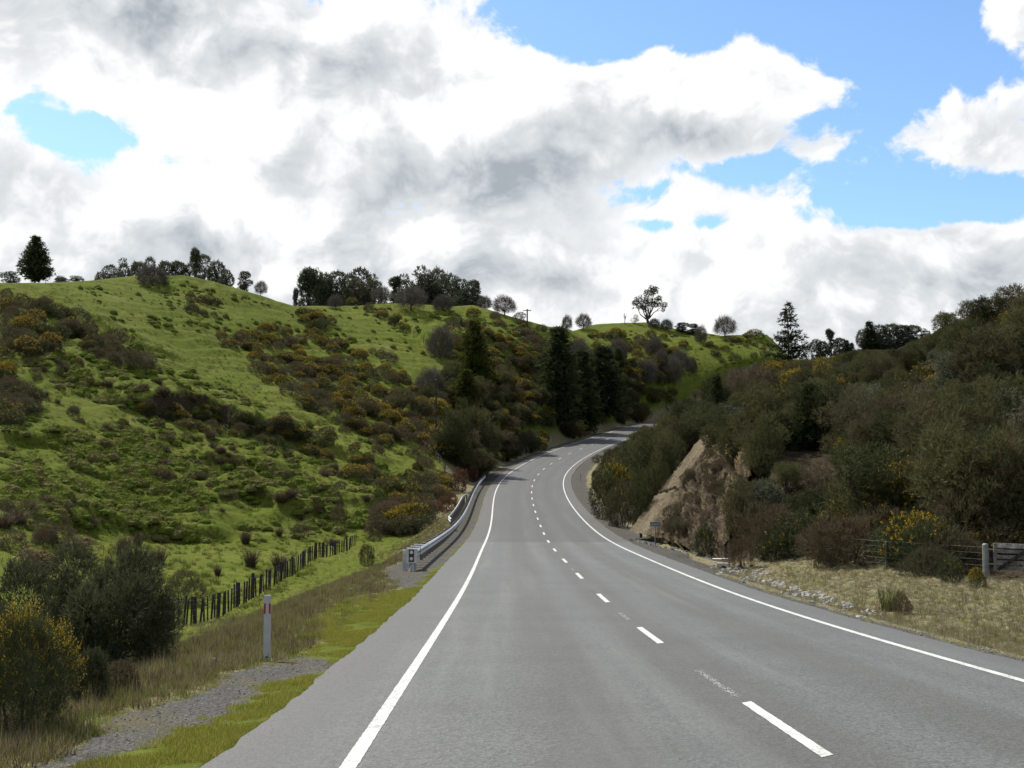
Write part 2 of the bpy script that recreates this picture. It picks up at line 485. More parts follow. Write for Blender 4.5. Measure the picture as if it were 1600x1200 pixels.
# behind the crests
for p in [(0, 445, 300), (230, 440, 330), (430, 475, 360), (600, 475, 420), (800, 500, 420), (1000, 510, 460), (1190, 530, 460), (-250, 445, 230), (-250, 600, 150),
          (-250, 800, 70), (-350, 900, 45), (-150, 900, 55), (-300, 700, 100), (-400, 450, 320)]:
    cpx(*p)
# right spur and right hill (ground below the scrub)
for p in [(1600, 925, 35), (1400, 905, 39), (1250, 895, 43), (1600, 860, 44), (1600, 760, 58), (1600, 650, 80), (1600, 560, 105), (1600, 505, 125),
          (1420, 860, 47), (1420, 760, 66), (1420, 660, 95), (1420, 580, 140), (1420, 545, 172), (1300, 830, 56), (1300, 720, 85), (1300, 640, 120), (1300, 590, 165),
          (1300, 560, 210), (1232, 575, 232), (1200, 620, 170), (1200, 690, 115), (1150, 640, 150), (1120, 690, 115), (1080, 660, 140), (1180, 590, 210),
          (1500, 530, 140), (1600, 480, 150), (1800, 480, 120), (1800, 650, 70), (1800, 820, 42), (1800, 930, 30), (1900, 1100, 18),
          (1420, 545, 260), (1600, 520, 230), (1300, 560, 300), (1900, 520, 230), (1240, 575, 320)]:
    cpx(*p)
CP += [(-60, 700, 30), (200, 700, 30), (-300, 700, 30), (350, 600, 30), (-300, 350, 36), (-200, 120, 8), (-150, 0, 2), (120, 0, 4), (200, 150, 22), (300, 300, 26),
       (0, -40, 3.5), (-40, -40, 0.5), (40, -40, 3.5), (-60, 20, -2.5), (70, 30, 2.0)]
CP = np.array(CP)


def tps_fit(P, lam=4.0):
    X = P[:, :2] / 50.0; n = len(X)
    r2 = ((X[:, None] - X[None]) ** 2).sum(2)
    Kk = 0.5 * r2 * np.log(r2 + 1e-12) + np.eye(n) * lam * 1e-3
    A = np.zeros((n + 3, n + 3)); A[:n, :n] = Kk
    A[:n, n] = 1; A[:n, n + 1:] = X; A[n, :n] = 1; A[n + 1:, :n] = X.T
    b = np.zeros(n + 3); b[:n] = P[:, 2]
    return X, np.linalg.solve(A, b)


_TX, _TW = tps_fit(CP)


def tps(x, y):
    x = np.ravel(x) / 50.0; y = np.ravel(y) / 50.0
    out = np.empty(len(x)); n = len(_TX)
    w32 = _TW[:n].astype(np.float32); cx = _TX[:, 0].astype(np.float32); cy = _TX[:, 1].astype(np.float32)
    for a in range(0, len(x), 20000):
        xs = x[a:a + 20000].astype(np.float32)[:, None]; ys = y[a:a + 20000].astype(np.float32)[:, None]
        r2 = (xs - cx) ** 2 + (ys - cy) ** 2
        out[a:a + 20000] = (0.5 * r2 * np.log(r2 + 1e-9)) @ w32 + _TW[n] + xs[:, 0] * _TW[n + 1] + ys[:, 0] * _TW[n + 2]
    return out


# terrain grid: rows get coarser with distance, columns widen with distance
NU, NV = 720, 860
_ul = np.linspace(-1, 1, NU)
U = np.sign(_ul) * (0.52 * abs(_ul) + 0.36 * abs(_ul) ** 5)
Y0, YB = -26.0, 46.0
VV = np.concatenate([np.exp(np.linspace(math.log(YB + Y0), math.log(YB + 400), NV)) - YB,
                     np.exp(np.linspace(math.log(YB + 405), math.log(YB + 6000), 40)) - YB])
GX = U[None, :] * (VV[:, None] + YB); GY = np.repeat(VV[:, None], NU, 1)
_shape = GX.shape
gs, go = road_coords(GX, GY)
gyr = GY.ravel(); gxr = GX.ravel()
base = tps(gxr, np.minimum(gyr, 650))
far = sstep(380, 900, gyr)
base = base * (1 - far) + (24 + 0 * base) * far
aoff = abs(go)
left = go < 0
eL = -go - np.interp(gs, S, EL_); eR = go - np.interp(gs, S, ER_)
e = np.where(left, eL, eR)                                     # metres beyond the seal edge
rz = np.interp(gs, S, RZ)
# relief, growing away from the road
away = sstep(1.0, 12.0, e)
hillL = sstep(8, 25, eL) * sstep(85, 130, gyr)
rel = 0.9 * fbm(gxr / 26, gyr / 26, 3, 3) * sstep(15, 60, e)
warpx = gxr + 2.5 * perlin(gxr / 9, gyr / 9, 30); warpy = gyr + 2.5 * perlin(gxr / 9, gyr / 9, 31)
rough = sstep(-0.25, 0.35, fbm(gxr / 34, gyr / 34, 2, 12))      # rough and smoother patches of hillside
n1 = perlin(warpx / 5.5, warpy / 5.5, 5); n2 = perlin(warpx / 2.6, warpy / 2.6, 6); n3 = perlin(gxr / 1.15, gyr / 1.15, 8)
hum = 0.75 * (1 - 2 * abs(n1)) + 0.50 * n2 + 0.22 * n3
rel += hum * hillL * (0.20 + 0.80 * rough)
# sheep tracks: small steps that follow the contours
ph = (base + 0.9 * fbm(gxr / 12, gyr / 12, 2, 15)) / 1.5
saw = ph - np.floor(ph)
step_ = np.where(saw < 0.78, saw / 0.78, (1 - saw) / 0.22)
rel += 0.55 * (step_ - 0.5) * hillL * (0.25 + 0.75 * sstep(-0.2, 0.3, fbm(gxr / 40, gyr / 40, 2, 21)))
rel += away * (0.10 * fbm(gxr / 3.1, gyr / 3.1, 3, 18) + 0.03 * fbm(gxr / 0.5, gyr / 0.5, 2, 19) * (gyr < 60))
zt = base + rel


def px_on_base(px, py, lo=8, hi=400):
    d = px_dir(px, py); d = d / d[1]
    D = np.linspace(lo, hi, 1600)
    g = tps(d[0] * D, D); ray = d[2] * D + CAM_Z
    i = np.argmax(ray < g) if (ray < g).any() else len(D) - 1
    return d[0] * D[i], D[i]


# slumped scarps on the left hill: ground above stands proud and breaks off steeply
for poly, drop, reach in [([(205, 655), (260, 652), (330, 660), (420, 690), (460, 700)], 2.6, 9.0),
                          ([(60, 815), (140, 822), (230, 838), (330, 845), (395, 842)], 1.1, 5.0),
                          ([(330, 765), (420, 790), (470, 810), (520, 800)], 1.5, 6.0),
                          ([(300, 720), (370, 735), (420, 750)], 1.2, 5.0),
                          ([(560, 800), (600, 790), (650, 770)], 1.3, 5.0),
                          ([(480, 700), (540, 715), (600, 735)], 1.1, 5.0),
                          ([(0, 690), (60, 694), (120, 690)], 1.0, 5.0),
                          ([(600, 500), (640, 520), (670, 545), (690, 560)], 1.8, 7.0),
                          ([(120, 500), (190, 540), (230, 560)], 1.3, 6.0),
                          ([(380, 450), (430, 470), (445, 480)], 1.4, 6.0)]:
    w = np.array([px_on_base(*q) for q in poly])
    best = np.full(len(gxr), 1e9); sgn = np.zeros(len(gxr)); tt = np.zeros(len(gxr))
    sel = np.where((gxr > w[:, 0].min() - 25) & (gxr < w[:, 0].max() + 25) & (gyr > w[:, 1].min() - 25) & (gyr < w[:, 1].max() + 25))[0]
    X = np.stack([gxr[sel], gyr[sel]], 1) + 1.6 * np.stack([perlin(gxr[sel] / 3, gyr[sel] / 3, 40), perlin(gxr[sel] / 3, gyr[sel] / 3, 41)], 1)
    bs = np.full(len(sel), 1e9); sg = np.zeros(len(sel)); tl = np.zeros(len(sel))
    for k in range(len(w) - 1):
        a, b = w[k], w[k + 1]; ab = b - a; L = np.linalg.norm(ab)
        t = np.clip(((X - a) @ ab) / L**2, 0, 1); dv = X - (a + t[:, None] * ab); dd = np.linalg.norm(dv, axis=1)
        sgd = (ab[0] * dv[:, 1] - ab[1] * dv[:, 0]) / L
        m = dd < bs; bs[m] = dd[m]; sg[m] = sgd[m]; tl[m] = (k + t[m]) / (len(w) - 1)
    endf = sstep(0, 0.18, tl) * sstep(1, 0.82, tl)
    hi_ = drop * np.exp(-(bs / reach)); lo_ = -0.25 * drop * np.exp(-(bs / 3.0))
    kk = sstep(-0.75, 0.75, sg); up = hi_ * kk + lo_ * (1 - kk)
    zt[sel] += up * endf
# road corridor
prof = np.where(left,
                np.where(eL < 0, -0.16, -0.025 - 0.055 * np.clip(eL, 0, 3)),
                np.where(eR < 0, -0.16, -0.03 - 0.08 * np.clip(eR, 0, 3) - 0.22 * np.exp(-((eR - 2.1) / 0.9) ** 2) * (gs < 60)))
prof = np.where((e < 0) & (e > -0.25), -0.05 - 0.11 * (-e / 0.25), prof)
prof = prof + 0.012 * perlin(gxr / 0.35, gyr / 0.35, 50) * (e > 0.1) * (gyr < 80)
bl = np.where(left, sstep(1.9, 6.5, eL), sstep(1.6, 5.0, eR))
# the cut bank rises straight from the shoulder on the right
bankf = sstep(60, 72, gs) * sstep(93, 83, gs) * (~left)
zc = rz + prof
z_all = zc * (1 - bl) + zt * bl
bank_h = np.clip((eR - np.interp(gs, [50, 60, 80, 100], [4.0, 3.4, 2.1, 1.9])) * 2.0, -5, None)
z_all = np.where(bankf > 0.01, z_all * (1 - bankf) + bankf * np.minimum(np.maximum(rz - 0.25 + np.clip(bank_h, 0, 5.6), zc - 0.1), np.maximum(zt, rz + 5.4)) , z_all)
# the crests: ground behind them falls away below the skyline
sky_px = [-300, 0, 60, 130, 200, 280, 330, 380, 430, 460, 500, 560, 600, 650, 700, 740, 780, 830, 860, 900, 940, 1010, 1060, 1130, 1200, 1240, 1300, 1400, 1480, 1600, 1800]
sky_row = [440, 441, 442, 438, 431, 429, 439, 453, 470, 478, 478, 477, 472, 474, 478, 476, 489, 503, 511, 508, 505, 503, 514, 524, 522, 562, 566, 556, 530, 500, 480]
_hx = gxr / np.maximum(gyr, 1.0) * F_PX + 800
_row = np.interp(_hx, sky_px, sky_row)
_lim = CAM_Z + gyr * (math.tan(PITCH + 0) * 0 + (HORIZON - _row) / F_PX) - 0.2 * np.clip(gyr - 4 - np.interp(_hx, [0, 280, 380, 450, 600, 760, 860, 930, 1010, 1200], [242, 252, 260, 284, 302, 307, 316, 352, 357, 357]), 0, 60)
_m = gyr > 120
z_all = np.where(_m, np.minimum(z_all, _lim + 0.35 * fbm(gxr / 9, gyr / 9, 2, 55)), z_all)
z_all = np.where(gyr > 600, np.minimum(z_all, 8.0), z_all)
# seat for the cut bank: ground kept just behind the clay face
def px_at(px, py, D):
    d = px_dir(px, py); d = d / d[1] * D
    return d + np.array([0, 0, CAM_Z])


BANK = (px_at(984, 820, 79.5), px_at(1160, 888, 52.5), px_at(1096, 683, 84.0), px_at(1205, 712, 66.0))
_a = np.linspace(0, 0.8, 70)[None, :, None]; _b = np.linspace(0, 1, 50)[:, None, None]
_ft = BANK[0] * (1 - _a) + BANK[1] * _a; _ft[..., 0] += 0.9 * np.sin(_a[..., 0] * 3.14)
_sh = (_ft * (1 - _b) + (BANK[2] * (1 - _a) + BANK[3] * _a) * _b).reshape(-1, 3)
_sel = np.where((gxr > 5) & (gxr < 17) & (gyr > 48) & (gyr < 90) & (go > 0))[0]
for _k in range(0, len(_sel), 3000):
    _i = _sel[_k:_k + 3000]
    _d = (gxr[_i, None] - _sh[None, :, 0]) ** 2 + (gyr[_i, None] - _sh[None, :, 1]) ** 2
    _j = _d.argmin(1); _dm = np.sqrt(_d[np.arange(len(_i)), _j])
    _zz = _sh[_j, 2] - 0.85 + 2.5 * np.clip(_dm - 0.9, 0, 9)
    z_all[_i] = np.minimum(z_all[_i], np.maximum(_zz, rz[_i] - 0.35))
GZ = z_all.reshape(_shape)


def ground(x, y):
    """height of the finished ground at x, y (bilinear on the grid)"""
    x = np.atleast_1d(np.asarray(x, float)); y = np.atleast_1d(np.asarray(y, float))
    r = np.interp(y, VV, np.arange(len(VV))); c = np.interp(x / (np.maximum(y, Y0) + YB), U, np.arange(NU))
    i = np.clip(r.astype(int), 0, len(VV) - 2); j = np.clip(c.astype(int), 0, NU - 2)
    fr = r - i; fc = c - j
    return (GZ[i, j] * (1 - fr) * (1 - fc) + GZ[i + 1, j] * fr * (1 - fc) + GZ[i, j + 1] * (1 - fr) * fc + GZ[i + 1, j + 1] * fr * fc)


_DM = np.exp(np.linspace(math.log(6), math.log(480), 2600))


def hit(px, py):
    """point where the line of sight through a photo pixel first meets the ground"""
    d = px_dir(px, py); d = d / d[1]
    g = ground(d[0] * _DM, _DM); ray = d[2] * _DM + CAM_Z
    w = ray < g
    i = int(np.argmax(w)) if w.any() else len(_DM) - 1
    return np.array([d[0] * _DM[i], _DM[i], g[i]])


def at(px, D):
    """ground point at forward distance D in the photo's column px"""
    d = px_dir(px, HORIZON); x = d[0] / d[1] * D
    return np.array([x, D, ground(x, D)[0]])


def to_px(p):
    p = np.asarray(p, float); x, y, z = p[..., 0], p[..., 1], p[..., 2] - CAM_Z
    c, s = math.cos(PITCH), math.sin(PITCH); dd = y * c + z * s; uu = -y * s + z * c
    return 800 + F_PX * x / dd, 600 - F_PX * uu / dd


# ground zones: dry grass, gravel, bare soil / litter (the rest is green pasture)
nz = fbm(gxr / 2.2, gyr / 2.2, 4, 60); nz2 = fbm(gxr / 9, gyr / 9, 3, 64); nf = fbm(gxr / 0.6, gyr / 0.6, 3, 68)
gl = np.zeros(len(gxr)); dr = np.zeros(len(gxr)); so = np.zeros(len(gxr))
gpatch = np.interp(gs, [0, 9, 13, 15.5, 18, 26, 32, 36, 60], [0.85, 0.95, 0.7, 0.15, 0.5, 1.9, 1.9, 0.3, 0.0]) + 0.5 * nz + 0.35 * nf
gstrip = np.interp(gs, [0, 9, 13, 16, 18, 22, 33, 38, 46, 60, 165, 200, 300], [1.75, 1.6, 1.5, 1.2, 0.8, 0.2, 0.2, 1.2, 2.2, 2.0, 2.0, 1.6, 1.5]) + 0.55 * nz + 0.3 * nf
isgreen = left & (eL < gpatch)
isgrav = left & ~isgreen & (eL < gstrip)
gsoft = sstep(0.35, -0.35, eL - gstrip) * sstep(-0.35, 0.35, eL - gpatch)
gl += left * gsoft
dryL = left & ~isgreen & ~isgrav
dr += left * sstep(-0.3, 0.3, eL - np.maximum(gpatch, gstrip)) * np.clip(1.05 - sstep(3.0, 7.0, eL + 1.2 * nz) * 0.75 - sstep(6.5, 9.5, eL), 0, 1) * (gs < 170)
dr += left * sstep(170, 176, gs) * sstep(5, 2.5, eL) * 0.8
dr += left * hillL * np.clip(0.12 + 0.5 * nz2, 0, 0.5)
R_ = ~left
gl += R_ * sstep(0.55 + 0.3 * nz, 0.35 + 0.3 * nz, eR) * 1.0
gl += R_ * (gs > 44) * sstep(2.4, 1.6, eR + 0.4 * nz)
dr += R_ * sstep(40, 46, gs) * sstep(1.4, 2.0, eR) * sstep(3.0, 2.4, eR) * 0.9
dr += R_ * sstep(0.3, 0.6, eR) * np.clip(0.86 + 0.5 * nz2, 0, 1) * (gs < 60)
so += R_ * sstep(12.0, 14.0, go + 1.0 * nz) * sstep(34, 42, gyr) + R_ * sstep(50, 58, gs) * sstep(2.4, 3.0, eR)
so *= np.clip(1 - sstep(255, 290, gyr), 0, 1)
gy_, gx_ = np.gradient(GZ); dxs = np.gradient(GX, axis=1); dys = np.gradient(GY, axis=0)
slope = np.hypot(gx_ / dxs, gy_ / dys).ravel()
so += left * hillL * sstep(1.1, 2.2, slope) * 0.85
zone = np.stack([np.clip(dr, 0, 1), np.clip(gl, 0, 1), np.clip(so, 0, 1), np.ones(len(gxr))], 1)


def mat_ground():
    m, T = new_mat('ground')
    co = T.new('ShaderNodeTexCoord').outputs['Object']
    z = T.new('ShaderNodeAttribute', attribute_name='zone').outputs['Color']
    sp = T.new('ShaderNodeSeparateColor', {0: z})
    n1 = T.noise(co, 0.09, 4, 0.6); n2 = T.noise(co, 0.9, 5, 0.6); n3 = T.noise(co, 9, 4, 0.65); n4 = T.noise(co, 45, 3, 0.6)
    n5 = T.noise(co, 0.33, 5, 0.65)
    n6 = T.noise(co, 3.2, 4, 0.65)
    green = T.mix(T.ramp(n1, 0.35, 0.65), (0.112, 0.146, 0.016), (0.160, 0.182, 0.032))
    green = T.mix(T.ramp(n5, 0.48, 0.72, 0, 0.6), green, (0.150, 0.138, 0.042))
    green = T.mix(T.ramp(n2, 0.42, 0.70, 0, 0.7), green, (0.060, 0.088, 0.014))
    green = T.mix(T.ramp(n3, 0.35, 0.7, 0, 0.55), green, (0.080, 0.112, 0.020))
    green = T.mix(T.ramp(n6, 0.48, 0.70, 0, 0.6), green, (0.165, 0.155, 0.036))
    dry = T.mix(T.ramp(n3, 0.3, 0.7), (0.170, 0.140, 0.085), (0.315, 0.270, 0.175))
    dry = T.mix(T.ramp(n2, 0.4, 0.66, 0, 0.55), dry, (0.165, 0.175, 0.055))
    vor = T.new('ShaderNodeTexVoronoi', {'Vector': co, 'Scale': 26.0})
    grav = T.mix(vor.outputs['Color'], (0.070, 0.068, 0.063), (0.21, 0.204, 0.19))
    grav = T.mix(T.ramp(vor.outputs['Distance'], 0.25, 0.6, 0, 0.55), grav, (0.085, 0.08, 0.07))
    grav = T.mix(T.ramp(n2, 0.45, 0.68, 0, 0.6), grav, (0.15, 0.130, 0.065))
    soil = T.mix(T.ramp(n3, 0.35, 0.7), (0.032, 0.026, 0.018), (0.095, 0.074, 0.046))
    c = T.mix(T.ramp(T.math('ADD', sp.outputs[0], T.math('MULTIPLY', T.math('SUBTRACT', n3, 0.5), 0.7)), 0.3, 0.7), green, dry)
    c = T.mix(T.ramp(T.math('ADD', sp.outputs[2], T.math('MULTIPLY', T.math('SUBTRACT', n3, 0.5), 0.7)), 0.3, 0.7), c, soil)
    c = T.mix(T.ramp(T.math('ADD', sp.outputs[1], T.math('MULTIPLY', T.math('SUBTRACT', n3, 0.5), 0.8)), 0.35, 0.65), c, grav)
    h = T.math('ADD', T.math('MULTIPLY', n3, 0.6), T.math('MULTIPLY', n4, 0.25))
    pas = T.math('SUBTRACT', 1.0, T.math('ADD', sp.outputs[0], sp.outputs[1], clamp=True))
    h = T.math('ADD', h, T.math('MULTIPLY', T.math('MULTIPLY', n2, 4.5), pas))
    h = T.math('ADD', h, T.math('MULTIPLY', T.math('MULTIPLY', vor.outputs['Distance'], sp.outputs[1]), -0.5))
    bump = T.new('ShaderNodeBump', {'Height': h, 'Strength': 0.8, 'Distance': 0.08}).outputs[0]
    finish(T, principled(T, c, 1.0, 0.02, bump))
    return m


def grid_faces(nr, nc):
    i = np.arange(nr - 1)[:, None] * nc + np.arange(nc - 1)[None]
    return np.stack([i, i + 1, i + nc + 1, i + nc], -1).reshape(-1, 4)


gm = mesh_from('ground', np.stack([GX, GY, GZ], -1).reshape(-1, 3), grid_faces(*_shape), [mat_ground()], smooth=True, colors=zone)
link('ground', gm, kind='structure', label='green pasture hillside, paddock and roadside ground')

# ------------------------------------------------------------------ road
def mat_seal(name, ca, cb, track, tint_edge):
    m, T = new_mat(name)
    uv = T.new('ShaderNodeUVMap').outputs[0]
    sp = T.new('ShaderNodeSeparateXYZ', {0: uv})
    off = sp.outputs[0]
    co = T.new('ShaderNodeTexCoord').outputs['Object']
    chips = T.new('ShaderNodeTexVoronoi', {'Vector': co, 'Scale': 36.0})
    g1 = T.noise(co, 60, 3, 0.75); g2 = T.noise(co, 0.55, 4, 0.6)
    st = T.vmath('MULTIPLY', uv, (1.3, 0.045, 1)); g3 = T.noise(st, 1.0, 4, 0.6)
    col = T.mix(chips.outputs['Color'], ca, cb)
    col = T.mix(T.ramp(g1, 0.3, 0.7, 0, 0.5), col, tuple(0.5 * v for v in ca))
    # between the wheel tracks the seal is a little darker and browner, and along the centre line
    def strip(c, w):
        return T.ramp(T.math('ABSOLUTE', T.math('SUBTRACT', off, c)), w * 0.25, w, 1.0, 0.0)
    tr = T.math('ADD', T.math('ADD', strip(-1.75, 0.75), strip(1.85, 0.75)), T.math('MULTIPLY', strip(0.0, 0.8), 1.2), clamp=True)
    trn = T.math('MULTIPLY', tr, T.ramp(g3, 0.25, 0.7, 0.35, 1.0))
    col = T.mix(T.math('MULTIPLY', trn, track), col, (0.070, 0.066, 0.058))
    col = T.mix(T.ramp(g2, 0.3, 0.75, 0.0, 0.30), col, tuple(0.72 * v for v in ca))
    col = T.mix(T.ramp(g3, 0.45, 0.75, 0.0, 0.30), col, tuple(1.1 * v for v in cb))
    edge = T.ramp(T.math('ABSOLUTE', off), 3.75, 4.3, 0.0, 0.75)
    col = T.mix(edge, col, T.mix(chips.outputs['Color'], tint_edge, tuple(1.5 * v for v in tint_edge)))
    # hairline cracks
    cr = T.new('ShaderNodeTexVoronoi', {'Vector': T.vmath('ADD', co, T.vmath('MULTIPLY', T.new('ShaderNodeTexNoise', {'Vector': co, 'Scale': 0.9}).outputs['Color'], (1.2, 1.2, 0))), 'Scale': 0.16}, feature='DISTANCE_TO_EDGE')
    crm = T.math('MULTIPLY', T.ramp(cr.outputs['Distance'], 0.0, 0.0022, 1.0, 0.0), T.ramp(g2, 0.45, 0.6, 0.0, 0.6))
    col = T.mix(crm, col, (0.05, 0.05, 0.048))
    bump = T.new('ShaderNodeBump', {'Height': T.math('ADD', chips.outputs['Distance'], T.math('MULTIPLY', g1, 0.5)), 'Strength': 0.45, 'Distance': 0.006}).outputs[0]
    rough = T.math('ADD', 0.66, T.math('MULTIPLY', trn, 0.12))
    finish(T, principled(T, col, rough, 0.26, bump))
    return m


SEAM = 70.0
m_near = mat_seal('grey_chip_seal', (0.070, 0.073, 0.068), (0.205, 0.211, 0.199), 0.55, (0.082, 0.080, 0.074))
m_far = mat_seal('older_chip_seal', (0.058, 0.059, 0.054), (0.132, 0.132, 0.122), 0.5, (0.070, 0.063, 0.050))


def ribbon(s0, s1, ds, cols, zfun, thick):
    """cols(s) -> offsets array (n stations, n columns)"""
    s = np.arange(s0, s1 + ds / 2, ds)
    offs = cols(s)
    P = np.stack([road_pt(s, offs[:, k]) for k in range(offs.shape[1])], 1)
    P[..., 2] += zfun
    uv = np.stack([offs, np.repeat(s[:, None], offs.shape[1], 1)], -1)
    n, c = offs.shape
    if thick:
        lo = P[:, [0]].copy(); lo[..., 2] -= thick; hi = P[:, [-1]].copy(); hi[..., 2] -= thick
        P = np.concatenate([lo, P, hi], 1); uv = np.concatenate([uv[:, [0]], uv, uv[:, [-1]]], 1); c += 2
    return P.reshape(-1, 3), grid_faces(n, c), uv.reshape(-1, 2)


def road_cols(s):
    wob = lambda sd: 0.06 * perlin(s / 5.0, s * 0 + 0.37, sd) + 0.06 * perlin(s / 0.6, s * 0 + 0.7, sd + 1) + 0.04 * perlin(s / 0.22, s * 0 + 0.2, sd + 2)
    l = -(np.interp(s, S, EL_) + wob(80)); r = np.interp(s, S, ER_) + wob(85)
    t = np.linspace(0, 1, 22)
    return l[:, None] * (1 - t) + r[:, None] * t


v, f, uv = ribbon(-38, SEAM, 0.25, road_cols, 0.0, 0.3)
road = link('road', mesh_from('road', v, f, [m_near], uv=uv), kind='structure', label='near stretch of pale grey chip-seal road')
v, f, uv = ribbon(SEAM, 355, 0.5, road_cols, -0.002, 0.3)
road2 = link('road', mesh_from('road_far', v, f, [m_far], uv=uv), kind='structure', label='darker older chip seal on the bend beyond the seam')


def mat_paint(name, col, lo, hi, under):
    m, T = new_mat(name)
    co = T.new('ShaderNodeTexCoord').outputs['Object']
    n = T.noise(co, 38, 4, 0.7); n2 = T.noise(co, 2.2, 3, 0.6)
    k = T.math('ADD', n, T.math('MULTIPLY', T.math('SUBTRACT', n2, 0.5), 0.5))
    f = T.ramp(k, lo, hi)
    c = T.mix(f, under, T.mix(n2, tuple(0.88 * v for v in col), col))
    bump = T.new('ShaderNodeBump', {'Height': n, 'Strength': 0.3, 'Distance': 0.004}).outputs[0]
    finish(T, principled(T, c, 0.6, 0.35, bump))
    return m


m_line = mat_paint('white_road_paint', (0.68, 0.68, 0.64), 0.29, 0.50, (0.20, 0.20, 0.19))
m_worn = mat_paint('worn_road_paint', (0.55, 0.55, 0.52), 0.30, 0.50, (0.19, 0.19, 0.185))


def line_obj(name, s0, s1, off, w, mat, parent, ds=0.5, dz=0.004, slant=0.0, label=None):
    n = max(2, int(math.ceil((s1 - s0) / ds)) + 1); s = np.linspace(s0, s1, n)
    o = off(s) if callable(off) else np.full(n, off)
    wb = 0.008 * perlin(s / 0.12, s * 0 + 0.3, 91); wc = 0.008 * perlin(s / 0.12, s * 0 + 0.8, 92)
    P = np.stack([road_pt(s, o - w / 2 + wb, dz), road_pt(s + slant, o + w / 2 + wc, dz)], 1)
    me = mesh_from(name, P.reshape(-1, 3), grid_faces(n, 2), [mat])
    return link(name, me, parent=parent, label=label)


for (s0, s1, par, ds) in ((-30, SEAM, road, 0.06), (SEAM, 350, road2, 0.5)):
    line_obj('edge_line', s0, s1, lambda s: -np.interp(s, S, WL), 0.125, m_line, par, ds)
    line_obj('edge_line', s0, s1, lambda s: np.interp(s, S, WR), 0.125, m_line, par, ds)
DASH = [11.0] + [20.8 + 9.99 * k for k in range(24)]
DASH = [(-9.2), (0.9)] + DASH
for sc_ in DASH:
    line_obj('centre_dash', sc_ - 1.55, sc_ + 1.55, 0.0, 0.12, m_line, road if sc_ < SEAM else road2, 0.06 if sc_ < 40 else 0.5, slant=0.12)
for sc_, ln in ((14.3, 2.6), (25.0, 2.0), (44.6, 1.2)):          # old dashes worn down to flecks of paint
    n_ = int(150 * ln); fs_ = rng0.uniform(-ln / 2, ln / 2, n_); fo_ = np.clip(rng0.normal(0, 0.028, n_), -0.055, 0.055)
    fl = rng0.uniform(0.012, 0.045, n_); fw = rng0.uniform(0.004, 0.011, n_); an = rng0.normal(0, 0.25, n_)
    cs_, sn_ = np.cos(an), np.sin(an); V_ = []
    for (q_, w_) in ((-1, -1), (-1, 1), (1, 1), (1, -1)):
        V_.append(road_pt(sc_ + fs_ + q_ * fl / 2 * cs_ - w_ * fw / 2 * sn_, -0.02 + fo_ + q_ * fl / 2 * sn_ + w_ * fw / 2 * cs_, 0.004 + 0.0005 * (np.arange(n_) % 7)))
    me = mesh_from('worn_centre_dash', np.stack(V_, 1).reshape(-1, 3), np.arange(4 * n_).reshape(-1, 4), [m_worn])
    link('worn_centre_dash', me, parent=road, kind='stuff', label='faded remnant of an old centre dash')
# ------------------------------------------------------------------ vegetation shapes
def unit(v):
    return v / (np.linalg.norm(v, axis=-1, keepdims=True) + 1e-9)


def leaves(r, C, D, k, stem, ln, wd, spread=0.8, up=0.15, tone_c=None):
    """C, D: spray base points and directions; k leaf triangles along each spray"""
    n = len(C)
    t = r.uniform(0.05, 1.0, (n, k, 1))
    sl = stem * r.uniform(0.6, 1.3, (n, 1, 1))
    rnd = unit(r.normal(size=(n, k, 3)))
    P = C[:, None] + D[:, None] * t * sl + rnd * 0.12 * sl * (0.4 + t)
    L = unit(D[:, None] + spread * rnd + np.array([0, 0, up]))
    sd_ = unit(np.cross(L, unit(r.normal(size=(n, k, 3)))))
    lnn = ln * r.uniform(0.6, 1.35, (n, k, 1)); w = wd * r.uniform(0.7, 1.3, (n, k, 1))
    V = np.stack([P - sd_ * w / 2, P + sd_ * w / 2, P + L * lnn], 2).reshape(-1, 3)
    Fc = np.arange(n * k * 3).reshape(-1, 3)
    tc = r.uniform(0.15, 0.85, n) if tone_c is None else tone_c
    tone = np.repeat(np.clip(tc[:, None] + r.normal(0, 0.14, (n, k)), 0, 1).ravel(), 3)
    return V, Fc, tone


def leaf_mesh(name, parts, mat):
    V = []; Fc = []; tn = []; n = 0
    for v, f, t in parts:
        V.append(v); Fc.append(f + n); tn.append(t); n += len(v)
    return mesh_from(name, np.concatenate(V), np.concatenate(Fc), [mat], attrs={'tone': np.concatenate(tn)})


def lobe_points(r, lobes, n, inner=0.6, cull=0.86):
    """points with outward directions on the shells of ellipsoid lobes"""
    c = np.array([l[0] for l in lobes], float); rad = np.array([l[1] for l in lobes], float)
    wt = (rad.prod(1)) ** (2 / 3); wt /= wt.sum()
    P = []; Dn = []; Id = []
    need = n
    while need > 0:
        m = int(need * 1.8) + 20
        i = r.choice(len(lobes), m, p=wt)
        d = unit(r.normal(size=(m, 3)))
        f = inner + (1.04 - inner) * r.uniform(0, 1, (m, 1)) ** 0.55
        p = c[i] + d * rad[i] * f
        q = ((p[:, None] - c) / rad); ins = ((q ** 2).sum(2) < cull ** 2); ins[np.arange(m), i] = False
        keep = (~ins.any(1) | (r.uniform(size=m) < 0.12)) & (p[:, 2] > 0.03)
        P.append(p[keep]); Dn.append(unit(d / rad[i])[keep]); Id.append(i[keep]); need -= keep.sum()
        if keep.sum() == 0: break
    return np.concatenate(P)[:n], np.concatenate(Dn)[:n], np.concatenate(Id)[:n]


def wiggle(r, a, b, n, amp):
    t = np.linspace(0, 1, n)[:, None]
    p = np.asarray(a) * (1 - t) + np.asarray(b) * t
    o = np.cumsum(r.normal(0, amp, (n, 3)), 0); o -= o[0] + t * (o[-1] - o[0])
    return p + o


